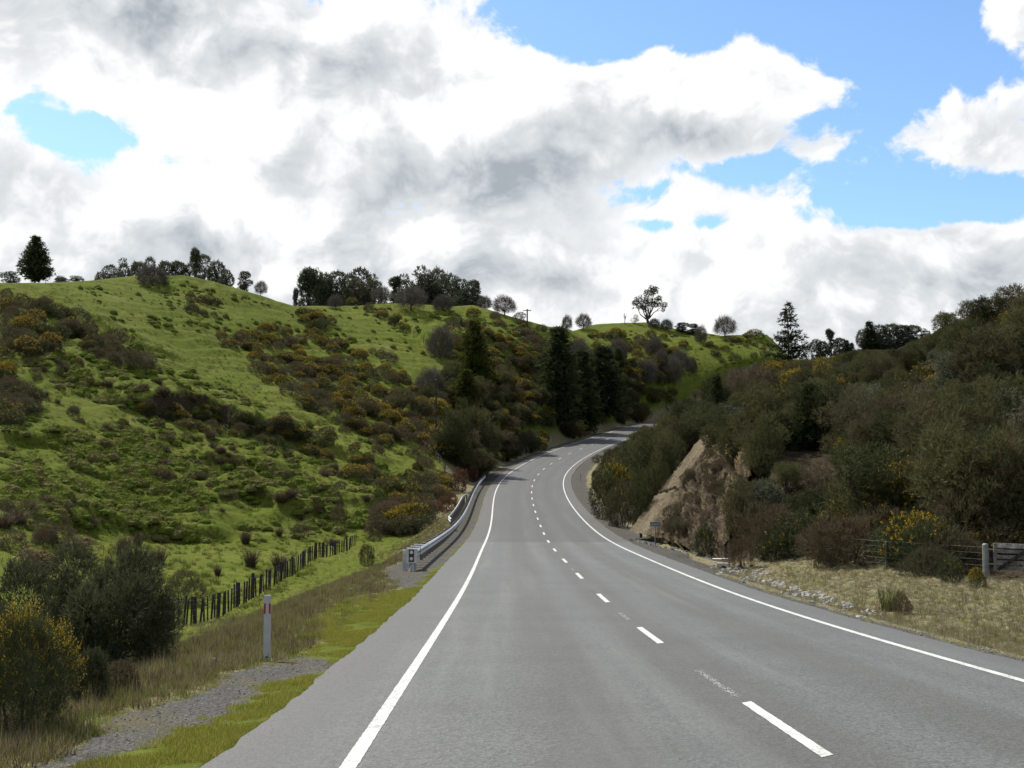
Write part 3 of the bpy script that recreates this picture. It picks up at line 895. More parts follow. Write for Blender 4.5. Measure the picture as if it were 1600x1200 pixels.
def mk_scrub(seed, h=4.4, rad=1.7, n=2000, k=8, ln=0.16, wd=0.038, mat='kanuka', low=0.30, nl=20):
    """kanuka-like scrub: many lobes high up, bare crooked stems below"""
    r = np.random.default_rng(seed); lobes = []
    for i in range(nl):
        a = r.uniform(0, 6.28); q = rad * math.sqrt(r.uniform(0, 1)) * 0.78
        z = h * r.uniform(low, 0.86) - 0.25 * q
        s = rad * r.uniform(0.17, 0.36)
        lobes.append(((q * math.cos(a), q * math.sin(a), z), (s, s, s * r.uniform(0.8, 1.7))))
    P, D, I = lobe_points(r, lobes, n, 0.35)
    D = unit(D + np.array([0, 0, 0.75]) + 0.4 * r.normal(size=D.shape))
    lt = r.uniform(0.2, 0.8, nl)
    fol = leaf_mesh('foliage', [leaves(r, P, D, k, 0.30 * h / 4.4, ln, wd, 0.8, 0.2, np.clip(lt[I] + r.normal(0, 0.15, len(I)), 0, 1))], M[mat])
    mb = MB()
    for (c, rr) in lobes:
        b = r.normal(0, 0.12, 3); b[2] = -0.25
        mid = np.array([c[0] * 0.35, c[1] * 0.35, c[2] * 0.5])
        pts = np.vstack([wiggle(r, b, mid, 4, 0.05), wiggle(r, mid, np.array(c), 4, 0.07)[1:]])
        mb.tube(pts, np.linspace(0.055, 0.012, len(pts)) * h / 4.4, 5, False)
    return {'foliage': fol, 'stem': mb.mesh('stem', M['bark'])}


def mk_gorse(seed, h=1.8, rad=1.25, n=900, k=9, ln=0.13, wd=0.028, flowers=0.35, mat='gorse', nl=9, fs=0.06):
    r = np.random.default_rng(seed); lobes = []
    for i in range(nl):
        a = r.uniform(0, 6.28); q = rad * math.sqrt(r.uniform(0, 1)) * 0.72
        s = rad * r.uniform(0.32, 0.55); z = max(0.2 * s, h * r.uniform(0.25, 0.82) * (1 - 0.55 * (q / rad) ** 2))
        lobes.append(((q * math.cos(a), q * math.sin(a), z), (s, s, s * r.uniform(0.65, 1.0))))
    lobes.append(((0, 0, 0.3 * h), (0.75 * rad, 0.75 * rad, 0.45 * h)))
    P, D, I = lobe_points(r, lobes, n, 0.62)
    D = unit(D + np.array([0, 0, 0.5]) + 0.35 * r.normal(size=D.shape))
    fol = leaf_mesh('foliage', [leaves(r, P, D, k, 0.26 * h / 1.8, ln, wd, 0.7, 0.15)], M[mat])
    out = {'foliage': fol}
    if flowers > 0:
        lf = r.uniform(0, 1, len(lobes)) ** 1.5
        pf = np.clip(lf[I] * 1.5, 0, 1) * flowers * 1.1 * sstep(0.25, 0.6, P[:, 2] / h)
        s = r.uniform(size=len(P)) < pf
        if s.sum() > 4:
            out['flowers'] = leaf_mesh('flowers', [leaves(r, P[s] + D[s] * 0.12, D[s], 11, 0.22 * h / 1.8, fs, fs * 0.7, 1.2, 0.1)], M['flower'])
    mb = MB()
    for i in range(4):
        a = r.uniform(0, 6.28)
        mb.tube(wiggle(r, (0.08 * math.cos(a), 0.08 * math.sin(a), -0.25), (0.5 * rad * math.cos(a), 0.5 * rad * math.sin(a), 0.55 * h), 5, 0.04), np.linspace(0.04, 0.012, 5), 5, False)
    out['stem'] = mb.mesh('stem', M['bark'])
    return out


def mk_rush(seed, h=1.0, rad=0.5, n=300, wd=0.018, mat='rush', droop=0.25):
    """a clump of upright blades; each blade is a bent strip of two pieces"""
    r = np.random.default_rng(seed)
    a = r.uniform(0, 6.28, n); q = rad * 0.45 * np.sqrt(r.uniform(0, 1, n))
    B = np.stack([q * np.cos(a), q * np.sin(a), np.full(n, -0.08)], 1)
    lean = r.uniform(0.05, 1.25, n) * (0.45 + q / rad)
    a2 = a + r.normal(0, 0.5, n)
    hh = h * r.uniform(0.45, 1.1, n)
    out_ = np.stack([np.cos(a2), np.sin(a2), np.zeros(n)], 1)
    Mid = B + np.stack([np.zeros(n), np.zeros(n), 0.6 * hh], 1) + out_ * (lean * hh * 0.4)[:, None]
    Tip = B + np.stack([np.zeros(n), np.zeros(n), hh * (1 - droop * lean)], 1) + out_ * (lean * hh)[:, None]
    sd_ = np.stack([-np.sin(a2 + r.normal(0, 0.8, n)), np.cos(a2), np.zeros(n)], 1); sd_ = unit(sd_) * wd * r.uniform(0.7, 1.3, (n, 1))
    V = np.stack([B - sd_ / 2, B + sd_ / 2, Mid + sd_ * 0.45, Mid - sd_ * 0.45, Tip], 1).reshape(-1, 3)
    i = np.arange(n)[:, None] * 5
    Q = i + np.array([0, 1, 2, 3]); Tt = i + np.array([3, 2, 4])
    tone = np.repeat(np.clip(r.normal(0.5, 0.22, n), 0, 1), 5)
    return {'blades': mesh_from('blades', V, [Q, Tt], [M[mat]], attrs={'tone': tone})}


def mk_hawthorn(seed, h=4.0, rad=3.0, trunk=1.1, n=1500, wd=0.035, mat='twig', flat=1.0):
    """leafless spreading thorn tree: a dome of fine grey twigs over a short trunk"""
    r = np.random.default_rng(seed)
    mb = MB(); zc = trunk * 0.9
    mb.tube(wiggle(r, (0, 0, -0.4), (0.05, 0, trunk), 5, 0.04), np.linspace(0.20, 0.15, 5) * rad / 3, 7, False)
    tips = []
    for i in range(13):
        a = i * 2.4 + r.uniform(-0.3, 0.3); el_ = r.uniform(0.15, 1.35)
        q = rad * 0.72 * math.cos(el_); e_ = np.array([q * math.cos(a), q * math.sin(a), zc + (h - zc) * 0.78 * math.sin(el_)])
        p = wiggle(r, (0.05, 0, trunk * r.uniform(0.7, 1.0)), e_, 6, 0.10)
        mb.tube(p, np.linspace(0.09, 0.02, 6) * rad / 3, 5, False); tips.append(p)
        for j in (2, 3, 4):
            o = p[j] + r.normal(0, 0.35, 3) * rad / 2.2 + np.array([0, 0, 0.2])
            mb.tube(wiggle(r, p[j], o, 4, 0.06), np.linspace(0.035, 0.012, 4) * rad / 3, 4, False)
    # twigs through the dome, densest near its skin
    d = unit(r.normal(size=(n, 3))); d[:, 2] = abs(d[:, 2]) * r.choice([1, 1, 1, -0.35], n)
    f = r.uniform(0.45, 1.0, (n, 1)) ** 0.6
    an = np.arctan2(d[:, 1], d[:, 0]); lump = 1 + 0.45 * perlin(an * 1.3 + seed, d[:, 2] * 2.0 + 5, 3)[:, None] + 0.30 * perlin(an * 4 + seed, d[:, 2] * 5.0 + 5, 4)[:, None]
    P = np.array([0, 0, zc + 0.22 * (h - zc)]) + d * np.array([rad, rad, (h - zc) * 0.78]) * f * lump
    D = unit(d + 0.55 * r.normal(size=(n, 3)) + np.array([0, 0, 0.1]))
    fol = leaf_mesh('twigs', [leaves(r, P, D, 5, 0.24 * rad, 0.20 * rad, wd, 0.7, 0.05)], M[mat])
    return {'trunk': mb.mesh('trunk', M['bark']), 'crown': fol}


def mk_conifer(seed, h=10.0, rad=2.6, n_wh=26, mat='conifer', ln=0.42, wd=0.13, droop=0.25, dens=1.0, power=0.85, gap=0.0, base=0.04):
    r = np.random.default_rng(seed); mb = MB()
    mb.tube(np.array([[0, 0, -0.5], [0.04, 0, 0.5 * h], [0, 0.05, h * 0.97]]), [0.030 * h * 0.6, 0.018 * h * 0.6, 0.02], 7, False)
    C = []; D = []; tn = []
    for wi in range(n_wh):
        t = (wi + r.uniform(0, 0.9)) / n_wh; z = h * (base + (0.985 - base) * t)
        if gap and r.uniform() < gap: continue
        L0 = rad * ((1 - t) ** power) * (0.55 + 0.45 * min(1, t / 0.12)) + 0.10
        for b in range(max(4, int((7 + 3 * (1 - t)) * dens))):
            a = r.uniform(0, 6.28); L = L0 * r.uniform(0.62, 1.15)
            dz = -droop * L * r.uniform(0.3, 1.3) + 0.12 * L
            e_ = np.array([L * math.cos(a), L * math.sin(a), z + dz])
            m = max(3, int(L / 0.28)); ts = (np.arange(m) + r.uniform(0, 1, m)) / m
            pts = np.array([0, 0, z]) * (1 - ts[:, None]) + e_ * ts[:, None]
            pts[:, 2] += 0.10 * L * np.sin(ts * 3.14) + 0.06 * r.normal(size=m)
            pts += r.normal(0, 0.07, (m, 3)) * (0.5 + L * 0.3)
            C.append(pts); D.append(unit(np.array([math.cos(a), math.sin(a), 0.05]) + 0.5 * r.normal(size=(m, 3)))); tn.append(np.full(m, r.uniform(0.15, 0.85)))
    C = np.concatenate(C); D = np.concatenate(D); tn = np.concatenate(tn)
    fol = leaf_mesh('crown', [leaves(r, C, D, 6, 0.42, ln, wd, 0.75, 0.12, tn)], M[mat])
    return {'trunk': mb.mesh('trunk', M['bark']), 'crown': fol}


def mk_broadleaf(seed, h=8.0, rad=2.6, n=1500, k=7, ln=0.30, wd=0.12, mat='native', nl=20, low=0.03, bark='bark', narrow=False):
    r = np.random.default_rng(seed); lobes = []
    for i in range(nl):
        a = r.uniform(0, 6.28); t = r.uniform(0, 1)
        z = h * (low + (0.93 - low) * t)
        prof = math.sin(min(1, (t + 0.22) / 1.2) * 3.0) ** 0.7 if not narrow else 0.8
        q = rad * prof * math.sqrt(r.uniform(0, 1)) * 0.72
        s = rad * r.uniform(0.26, 0.46)
        lobes.append(((q * math.cos(a), q * math.sin(a), z - s * 0.3), (s, s, s * r.uniform(0.65, 1.0))))
    P, D, I = lobe_points(r, lobes, n)
    lt = r.uniform(0.2, 0.8, nl)
    D = unit(D + np.array([0, 0, 0.3]) + 0.45 * r.normal(size=D.shape))
    fol = leaf_mesh('crown', [leaves(r, P, D, k, 0.42, ln, wd, 0.9, 0.1, np.clip(lt[I] + r.normal(0, 0.12, len(I)), 0, 1))], M[mat])
    mb = MB(); top = np.array([r.normal(0, 0.2), r.normal(0, 0.2), h * 0.72])
    mb.tube(wiggle(r, (0, 0, -0.4), top, 7, 0.06), np.linspace(0.022 * h, 0.03, 7), 7, False)
    for (c, rr) in lobes:
        z = max(h * 0.15, c[2] - 0.2 * h)
        mb.tube(wiggle(r, np.array([top[0] * z / top[2], top[1] * z / top[2], z]), np.array(c), 5, 0.07), np.linspace(0.009 * h, 0.02, 5), 5, False)
    return {'trunk': mb.mesh('trunk', M[bark]), 'crown': fol}


def mk_gum(seed):
    """open-crowned gum: forked pale limbs that end in separate leaf clumps"""
    r = np.random.default_rng(seed); mb = MB(); H_ = 10.4
    fork = np.array([-0.2, 0, 1.0])
    mb.tube(wiggle(r, (0.2, 0, -0.5), fork, 4, 0.03), np.linspace(0.42, 0.36, 4), 8, False)
    ends = [(-2.6, 0.3, 6.0), (-1.2, -0.6, 7.0), (0.1, 0.5, 8.2), (1.6, -0.3, 8.6), (2.9, 0.4, 6.6), (-3.3, -0.4, 4.6), (3.8, 0.1, 4.6), (0.6, 0.2, 5.2), (-0.9, 0.6, 5.0), (1.9, 0.5, 5.8)]
    lobes = []
    for e_ in ends:
        p = wiggle(r, fork, np.array(e_), 7, 0.16); p[1:-1, 2] -= np.sin(np.linspace(0, 3.14, 7))[1:-1] * 0.35
        mb.tube(p, np.linspace(0.21, 0.05, 7), 6, False)
        for j in range(4):
            o = np.array(e_) + r.normal(0, 1, 3) * np.array([0.85, 0.7, 0.62])
            mb.tube(wiggle(r, p[4 + (j % 3)], o, 4, 0.08), np.linspace(0.06, 0.02, 4), 4, False)
            s = r.uniform(0.42, 0.8); lobes.append((tuple(o), (s, s, s * 0.72)))
    for o in [(1.1, 0, 9.8), (0.7, 0.2, 9.2), (1.4, -0.2, 9.3), (0.9, 0, 8.7), (-4.3, 0, 4.5), (4.6, 0, 4.2), (-3.0, 0, 5.6), (-2.2, 0, 6.4)]:
        s = r.uniform(0.45, 0.75); lobes.append((o, (s, s, s * 0.75)))
    P, D, I = lobe_points(r, lobes, 1700, 0.3)
    fol = leaf_mesh('crown', [leaves(r, P, unit(D + 0.5 * r.normal(size=D.shape)), 6, 0.35, 0.30, 0.11, 1.0, -0.1)], M['gum'])
    return {'trunk': mb.mesh('trunk', M['bark']), 'crown': fol}


def mk_bare(seed, h=2.6):
    r = np.random.default_rng(seed); mb = MB()
    mb.tube(wiggle(r, (0, 0, -0.3), (0.1, 0, h * 0.6), 5, 0.05), np.linspace(0.10, 0.06, 5), 6, False)
    for i in range(9):
        a = r.uniform(0, 6.28); z = h * r.uniform(0.35, 0.62); L = h * r.uniform(0.2, 0.42)
        e_ = np.array([L * 0.6 * math.cos(a), L * 0.6 * math.sin(a), z + L * 0.9])
        p = wiggle(r, (0.08, 0, z), e_, 4, 0.04); mb.tube(p, np.linspace(0.045, 0.014, 4), 5, False)
        for j in range(3):
            mb.tube(wiggle(r, p[2], p[2] + r.normal(0, 0.25, 3) + np.array([0, 0, 0.2]), 3, 0.03), np.linspace(0.02, 0.008, 3), 4, False)
    return {'trunk': mb.mesh('trunk', M['bark'])}


def mk_cabbage(seed):
    """cabbage tree: slim trunk with a few spiky heads"""
    r = np.random.default_rng(seed); mb = MB(); V = []; n = 0; parts = []
    mb.tube(wiggle(r, (0, 0, -0.3), (0.15, 0, 2.6), 6, 0.04), np.linspace(0.11, 0.08, 6), 6, False)
    for hx in [(0.15, 0, 3.0), (-0.35, 0.1, 3.3), (0.6, -0.1, 3.4)]:
        mb.tube(wiggle(r, (0.15, 0, 2.5), hx, 4, 0.02), np.linspace(0.07, 0.05, 4), 5, False)
        d = unit(r.normal(size=(90, 3)) + np.array([0, 0, 0.35]))
        parts.append(leaves(r, np.repeat(np.array([hx]), 90, 0), d, 2, 0.12, 0.85, 0.06, 0.15, 0.0))
    return {'trunk': mb.mesh('trunk', M['bark']), 'crown': leaf_mesh('crown', parts, M['native'])}


def mk_fern(seed, n=26, L=1.1):
    """arching dead fronds"""
    r = np.random.default_rng(seed); parts = []
    for i in range(n):
        a = r.uniform(0, 6.28); ts = np.linspace(0.1, 1, 12); l_ = L * r.uniform(0.6, 1.2)
        pts = np.stack([np.cos(a) * l_ * ts, np.sin(a) * l_ * ts, 0.5 + 0.55 * l_ * ts - 0.85 * l_ * ts ** 2 + r.uniform(-0.2, 0.3)], 1)
        pts[:, :2] += r.normal(0, 0.35, 2)
        sd_ = np.array([-math.sin(a), math.cos(a), -0.1])
        for sg in (-1, 1):
            parts.append(leaves(r, pts, np.repeat(unit(sg * sd_)[None], 12, 0), 3, 0.05, 0.26, 0.06, 0.35, -0.1, np.full(12, r.uniform(0.2, 0.9))))
    return {'fronds': leaf_mesh('fronds', parts, M['fern'])}


def mk_stone(seed):
    r = np.random.default_rng(seed)
    t = (1 + 5 ** 0.5) / 2
    v = np.array([[-1, t, 0], [1, t, 0], [-1, -t, 0], [1, -t, 0], [0, -1, t], [0, 1, t], [0, -1, -t], [0, 1, -t], [t, 0, -1], [t, 0, 1], [-t, 0, -1], [-t, 0, 1]], float)
    f = np.array([[0, 11, 5], [0, 5, 1], [0, 1, 7], [0, 7, 10], [0, 10, 11], [1, 5, 9], [5, 11, 4], [11, 10, 2], [10, 7, 6], [7, 1, 8], [3, 9, 4], [3, 4, 2], [3, 2, 6], [3, 6, 8], [3, 8, 9], [4, 9, 5], [2, 4, 11], [6, 2, 10], [8, 6, 7], [9, 8, 1]])
    v = unit(v) * r.uniform(0.7, 1.15, (12, 1)) * np.array([1, r.uniform(0.6, 0.9), r.uniform(0.45, 0.7)]) * 0.5
    return v, f


VAR = {
    'scrub': [mk_scrub(100 + i, h=4.2 + 0.3 * (i % 3), rad=1.7 + 0.12 * i) for i in range(6)],
    'greyscrub': [mk_scrub(130 + i, h=4.0, rad=1.7, n=1500, k=8, mat='brown', ln=0.17, wd=0.024, low=0.3) for i in range(3)],
    'gorse': [mk_gorse(200 + i, flowers=(0.10, 0.62, 0.32, 0.85, 0.05, 0.5)[i]) for i in range(6)],
    'dryshrub': [mk_gorse(230 + i, flowers=0, mat='brown', ln=0.15, wd=0.022, n=800) for i in range(3)],
    'tallscrub': [mk_scrub(160 + i, h=6.2, rad=1.9, n=1500, low=0.55, nl=16, ln=0.18, wd=0.045) for i in range(3)],
    'rush': [mk_rush(300 + i) for i in range(4)],
    'flax': [mk_rush(320 + i, 1.15, 0.8, 200, 0.035, 'flax', 0.75) for i in range(2)],
    'thorn': [mk_hawthorn(340 + i, h=4.2, rad=3.0, n=1900) for i in range(4)],
    'lowthorn': [mk_hawthorn(350 + i, h=3.2, rad=2.6, trunk=0.45, n=2000) for i in range(3)],
    'conifer': [mk_conifer(360 + i, 10, 2.5 + 0.25 * i, 30, dens=1.7, power=0.65) for i in range(3)],
    'yconifer': [mk_conifer(370 + i, 10, 3.1, 30, 'yconifer', dens=1.6, power=0.55) for i in range(2)],
    'native': [mk_broadleaf(380 + i, 8, 2.5 + 0.2 * i) for i in range(5)],
    'column': [mk_broadleaf(390 + i, 8, 1.2, 900, nl=12, low=0.2, narrow=True) for i in range(2)],
    'shrub': [mk_broadleaf(410 + i, 3.2, 1.5, 1100, 8, 0.15, 0.06, mat='native', nl=14, low=0.12) for i in range(3)],
    'fern': [mk_fern(395 + i) for i in range(2)],
}
for k_, v_ in [('pine', mk_conifer(400, 11.5, 4.0, 19, 'conifer', 0.5, 0.15, droop=-0.10, dens=1.15, power=0.8, gap=0.08, base=0.03)),
               ('macrocarpa', mk_conifer(401, 9.8, 3.9, 34, 'conifer', 0.5, 0.16, droop=-0.2, dens=1.5, power=0.75)),
               ('gum', mk_gum(402)), ('cabbage', mk_cabbage(403)), ('bare', mk_bare(404)), ('tallbare', mk_bare(406, 4.4)),
               ('sparse', mk_broadleaf(405, 3.0, 1.5, 260, 5, 0.2, 0.08, nl=9, low=0.35))]:
    VAR[k_] = [v_]

PR = np.random.default_rng(99)


def plant(name, var, loc, label, cat, group=None, scale=1.0, rot=None, sub=True):
    """one plant: an Empty at its foot with its parts as children"""
    e_ = bpy.data.objects.new(name, None); COL.objects.link(e_)
    e_.location = [float(q) for q in loc]; e_.rotation_euler = (0, 0, float(PR.uniform(0, 6.28) if rot is None else rot))
    e_.scale = [float(q) for q in scale] if hasattr(scale, '__len__') else (float(scale),) * 3
    e_.empty_display_size = 0.2
    e_['label'] = label; e_['category'] = cat
    if group: e_['group'] = group
    for pn, me in var.items():
        c = bpy.data.objects.new(pn, me); COL.objects.link(c); c.parent = e_
        if pn == 'flowers': c['kind'] = 'stuff'
    return e_


def pick(kind):
    return VAR[kind][PR.integers(len(VAR[kind]))]


PENDING = []                    # gorse bushes waiting to be sorted by how large they show


def later(kind, vi, loc, label, cat, group, scale):
    h0, r0 = DIM[kind][vi]
    PENDING.append((h0 * scale[2] * r0 * scale[0] / (loc[1] ** 2), vi, np.array(loc, float), label, cat, group, scale, kind))


def joined(var):
    """foliage and flowers of one variant as one mesh, for the bushes too far away to tell apart"""
    V = []; Fc = []; tn = []; mi = []; n = 0; mats = []
    for pn in ('foliage', 'flowers'):
        if pn not in var: continue
        me = var[pn]; k = len(me.vertices); co = np.empty(k * 3, np.float32); me.vertices.foreach_get('co', co)
        li = np.empty(len(me.loops), np.int32); me.loops.foreach_get('vertex_index', li); t = np.empty(k, np.float32); me.attributes['tone'].data.foreach_get('value', t)
        V.append(co.reshape(-1, 3)); Fc.append(li.reshape(-1, 3) + n); tn.append(t); mi.append(np.full(len(li) // 3, len(mats))); mats.append(me.materials[0]); n += k
    return mesh_from('gorse_clump', np.concatenate(V), np.concatenate(Fc), mats, np.concatenate(mi), attrs={'tone': np.concatenate(tn)})
# ------------------------------------------------------------------ cut bank: bare clay face on the right of the bend
def mat_clay():
    m, T = new_mat('clay_bank')
    co = T.new('ShaderNodeTexCoord').outputs['Object']
    uv = T.new('ShaderNodeUVMap').outputs[0]
    n1 = T.noise(T.vmath('MULTIPLY', uv, (16.0, 2.2, 1)), 1.0, 5, 0.65); n2 = T.noise(co, 1.6, 5, 0.65); n3 = T.noise(co, 14, 4, 0.65)
    c = T.mix(T.ramp(n1, 0.35, 0.65), (0.066, 0.048, 0.026), (0.190, 0.140, 0.075))
    c = T.mix(T.ramp(n2, 0.42, 0.66, 0, 0.75), c, (0.062, 0.050, 0.030))
    sp = T.new('ShaderNodeSeparateXYZ', {0: uv})
    top = T.ramp(T.math('ADD', sp.outputs[1], T.math('MULTIPLY', T.math('SUBTRACT', n2, 0.5), 0.35)), 0.80, 0.93)
    c = T.mix(top, c, T.mix(n3, (0.25, 0.17, 0.075), (0.40, 0.29, 0.145)))
    fresh = T.ramp(T.math('ADD', sp.outputs[0], T.math('MULTIPLY', T.math('SUBTRACT', n2, 0.5), 0.25)), 0.20, 0.10)
    c = T.mix(fresh, c, T.mix(T.ramp(n1, 0.4, 0.6), (0.160, 0.126, 0.076), (0.225, 0.180, 0.112)))
    c = T.mix(T.ramp(n3, 0.45, 0.75, 0, 0.4), c, (0.09, 0.072, 0.05))
    bump = T.new('ShaderNodeBump', {'Height': T.math('ADD', n3, n1), 'Strength': 0.7, 'Distance': 0.12}).outputs[0]
    finish(T, principled(T, c, 0.92, 0.1, bump))
    return m


def cut_bank():
    nb, nt = 200, 150
    a = np.linspace(0, 0.8, nb)[None, :, None]; b = np.linspace(0, 1, nt)[:, None, None]
    A0, A1, T0, T1 = BANK                                             # foot (far, near end), top edge (far, near end)
    foot = A0 * (1 - a) + A1 * a; top = T0 * (1 - a) + T1 * a
    foot[..., 0] += 0.9 * np.sin(a[..., 0] * 3.14); top[..., 2] += 0.25 * np.sin(a[..., 0] * 19.0)
    P = foot * (1 - b) + top * b
    P[..., 2] -= 0.35 * (1 - b[..., 0]) ** 2
    tz = (T0 + T1 - A0 - A1); al = A1 - A0; n = np.cross(tz, al); n /= np.linalg.norm(n)
    if n[0] > 0: n = -n
    aa = np.repeat(a[..., 0], nt, 0); bb = np.repeat(b[..., 0], nb, 1)
    q = aa * 26 + bb * 9                                              # slanting gullies and ribs
    q = q + 1.2 * perlin(aa * 9, bb * 6, 69)
    rib = perlin(q * 0.7, bb * 2, 70) * 0.22 + perlin(q * 2.2, bb * 5, 71) * 0.36 + perlin(q * 4.5, bb * 14, 77) * 0.16 + perlin(aa * 70, bb * 50, 72) * 0.16
    rib -= 0.5 * np.exp(-((perlin(q * 0.3, bb * 2 + 7, 73)) / 0.06) ** 2) * sstep(0.12, 0.3, aa)
    amp = 0.25 + 0.75 * sstep(0.10, 0.28, aa)
    crack = np.exp(-((bb - (0.42 + 0.6 * (aa - 0.1) + 0.05 * perlin(aa * 30, aa * 0 + 2, 74))) / 0.012) ** 2) * (aa < 0.22)
    P += (rib * amp - 0.35 * crack)[..., None] * n
    P[..., 2] += 0.10 * perlin(aa * 40, bb * 40, 75)
    me = mesh_from('cut_bank', P.reshape(-1, 3), grid_faces(nt, nb), [mat_clay()], uv=np.stack([aa, bb], -1).reshape(-1, 2))
    link('cut_bank', me, kind='structure', label='bare clay cutting on the inside of the bend')


cut_bank()


# ------------------------------------------------------------------ placing plants
def dims(var):
    h = 0; rr = []
    for me in var.values():
        co = np.empty(len(me.vertices) * 3, np.float32); me.vertices.foreach_get('co', co); co = co.reshape(-1, 3)
        h = max(h, np.percentile(co[:, 2], 99.7)); rr.append(np.percentile(np.hypot(co[:, 0], co[:, 1]), 98))
    return float(h), float(max(rr))


DIM = {k: [dims(v) for v in vs] for k, vs in VAR.items()}


def tree_px(name, kind, px, base_row, top_row, width, label, cat='tree', D=None, vi=None, group=None, rot=None, sink=0.0):
    """a plant whose foot, top and width are read from the photo; distance from the ground it stands on, or D behind a crest"""
    b = hit(px, base_row) if D is None else at(px, D)
    b = b.copy()
    vi = int(PR.integers(len(VAR[kind]))) if vi is None else vi
    h0, r0 = DIM[kind][vi]
    d = px_dir(px, top_row); ztop = CAM_Z + d[2] / d[1] * b[1]
    h = max(0.4, ztop - b[2]); w = width * b[1] / F_PX / 2
    o = plant(name, VAR[kind][vi], b - np.array([0, 0, sink]), label, cat, group, (w / r0, w / r0, h / h0), rot)
    return o


# skyline and landmark trees, left to right
tree_px('conifer_tree', 'macrocarpa', 48, 441, 370, 52, 'broad dark conifer standing alone on the far left of the skyline', D=238)
for px, top, w, k in [(8, 424, 34, 'native'), (85, 431, 30, 'native'), (112, 431, 30, 'native')]:
    tree_px('native_tree', k, px, 440, top, w, 'low bushy tree on the skyline beside the lone left conifer', D=246, group='bushes beside the lone left conifer')
for px, top, w, k, D in [(150, 425, 26, 'native', 272), (166, 414, 34, 'native', 278), (188, 405, 32, 'native', 284), (210, 409, 36, 'native', 288), (228, 402, 28, 'native', 290), (252, 408, 32, 'native', 290),
                         (272, 408, 36, 'native', 290), (290, 412, 30, 'native', 290), (314, 398, 40, 'native', 288), (334, 408, 38, 'native', 285), (348, 422, 26, 'native', 280)]:
    tree_px('native_tree', k, px, 430, top, w * 1.15, 'bushy native tree in the row behind the smooth green hilltop', D=D, group='trees behind the left hilltop')
tree_px('native_tree', 'column', 303, 430, 388, 22, 'slim tall tree that stands highest in the row behind the green hilltop', D=284)
tree_px('thorn_bush', 'lowthorn', 238, 446, 414, 54, 'dark rounded thorn bush on the brow of the green hilltop')
tree_px('native_tree', 'native', 379, 452, 424, 28, 'small round tree on the skyline between the hilltop and the dark grove', D=262)
tree_px('thorn_tree', 'thorn', 404, 462, 438, 22, 'thin bare tree on the slope end right of the small round tree', D=258)
for px, top, w, k in [(476, 418, 30, 'column'), (491, 424, 34, 'native'), (508, 428, 34, 'native'), (526, 424, 36, 'native'), (543, 428, 34, 'native'), (560, 420, 40, 'native'), (578, 430, 34, 'native'), (500, 436, 44, 'native'), (550, 436, 50, 'native')]:
    tree_px('native_tree', k, px, 474, top, w * 1.35, 'tall dark tree of the dense grove left of the bare thorn trees', D=330 + 8 * math.sin(px), group='dense grove on the saddle')
tree_px('native_tree', 'column', 460, 474, 450, 12, 'tiny slim tree at the left end of the dense grove', D=320)
tree_px('thorn_tree', 'thorn', 524, 484, 459, 28, 'small bare thorn tree in front of the dense grove', vi=1)
tree_px('gorse_bush', 'gorse', 548, 477, 463, 26, 'gorse bush beside the small thorn tree before the dense grove', 'bush', D=291, vi=1)
tree_px('thorn_tree', 'thorn', 594, 474, 447, 36, 'pale grey thorn tree on the green saddle between the two groves', D=300, vi=2)
tree_px('thorn_tree', 'thorn', 642, 487, 445, 54, 'wide umbrella shaped thorn tree with a bare trunk on the green saddle', vi=0)
tree_px('thorn_bush', 'lowthorn', 692, 486, 459, 36, 'low dense thorn bush right of the umbrella shaped thorn tree', vi=1)
for px, top, w, k in [(616, 432, 18, 'column'), (630, 430, 40, 'native'), (655, 418, 46, 'native'), (680, 420, 46, 'native'), (700, 428, 40, 'native'), (716, 436, 36, 'native'), (740, 438, 28, 'native'), (728, 452, 34, 'native'), (668, 438, 50, 'native')]:
    tree_px('native_tree', k, px, 474, top, w * 1.3, 'leafy tree of the grove behind the umbrella shaped thorn tree', D=330 + 8 * math.sin(px), group='leafy grove on the ridge')
tree_px('thorn_bush', 'lowthorn', 757, 486, 462, 26, 'grey thorn bush at the right end of the leafy grove', vi=2, D=304)
tree_px('thorn_tree', 'thorn', 788, 495, 460, 42, 'dark domed thorn tree on the ridge shoulder right of the groves', vi=3, D=298)
tree_px('thorn_tree', 'thorn', 886, 518, 491, 20, 'small upright thorn tree, left one of the pair on the middle skyline', vi=1)
tree_px('thorn_tree', 'thorn', 912, 516, 489, 27, 'small spreading thorn tree, right one of the pair on the middle skyline', vi=2)
tree_px('gum_tree', 'gum', 1014, 505, 447, 54, 'tall open gum tree with forked limbs alone on the far hilltop', D=352, rot=0.0)
tree_px('dead_tree', 'bare', 978, 506, 488, 9, 'little dead tree left of the tall gum tree', D=350)
tree_px('native_tree', 'sparse', 995, 506, 491, 18, 'small sparse tree just left of the tall gum tree', D=350)
tree_px('thorn_bush', 'lowthorn', 1024, 507, 497, 20, 'flat thorn bush at the foot of the tall gum tree', D=349)
tree_px('thorn_bush', 'lowthorn', 1043, 513, 498, 22, 'dark thorn bush a little right of the tall gum tree', D=348)
tree_px('native_tree', 'native', 1068, 524, 504, 30, 'bushy mound of shrub on the skyline between gum tree and round thorn tree', D=350)
tree_px('native_tree', 'native', 1085, 524, 506, 28, 'smaller shrub mound on the skyline left of the round thorn tree', D=348)
tree_px('thorn_tree', 'thorn', 1097, 541, 507, 22, 'upright thorn tree below the skyline left of the round thorn tree', vi=3, D=334)
tree_px('thorn_tree', 'thorn', 1135, 528, 492, 40, 'round thorn tree with a short trunk on the far right green crest', vi=0, D=345)
tree_px('gorse_bush', 'gorse', 1182, 524, 514, 40, 'gorse on the green crest right of the round thorn tree', 'bush', D=346)
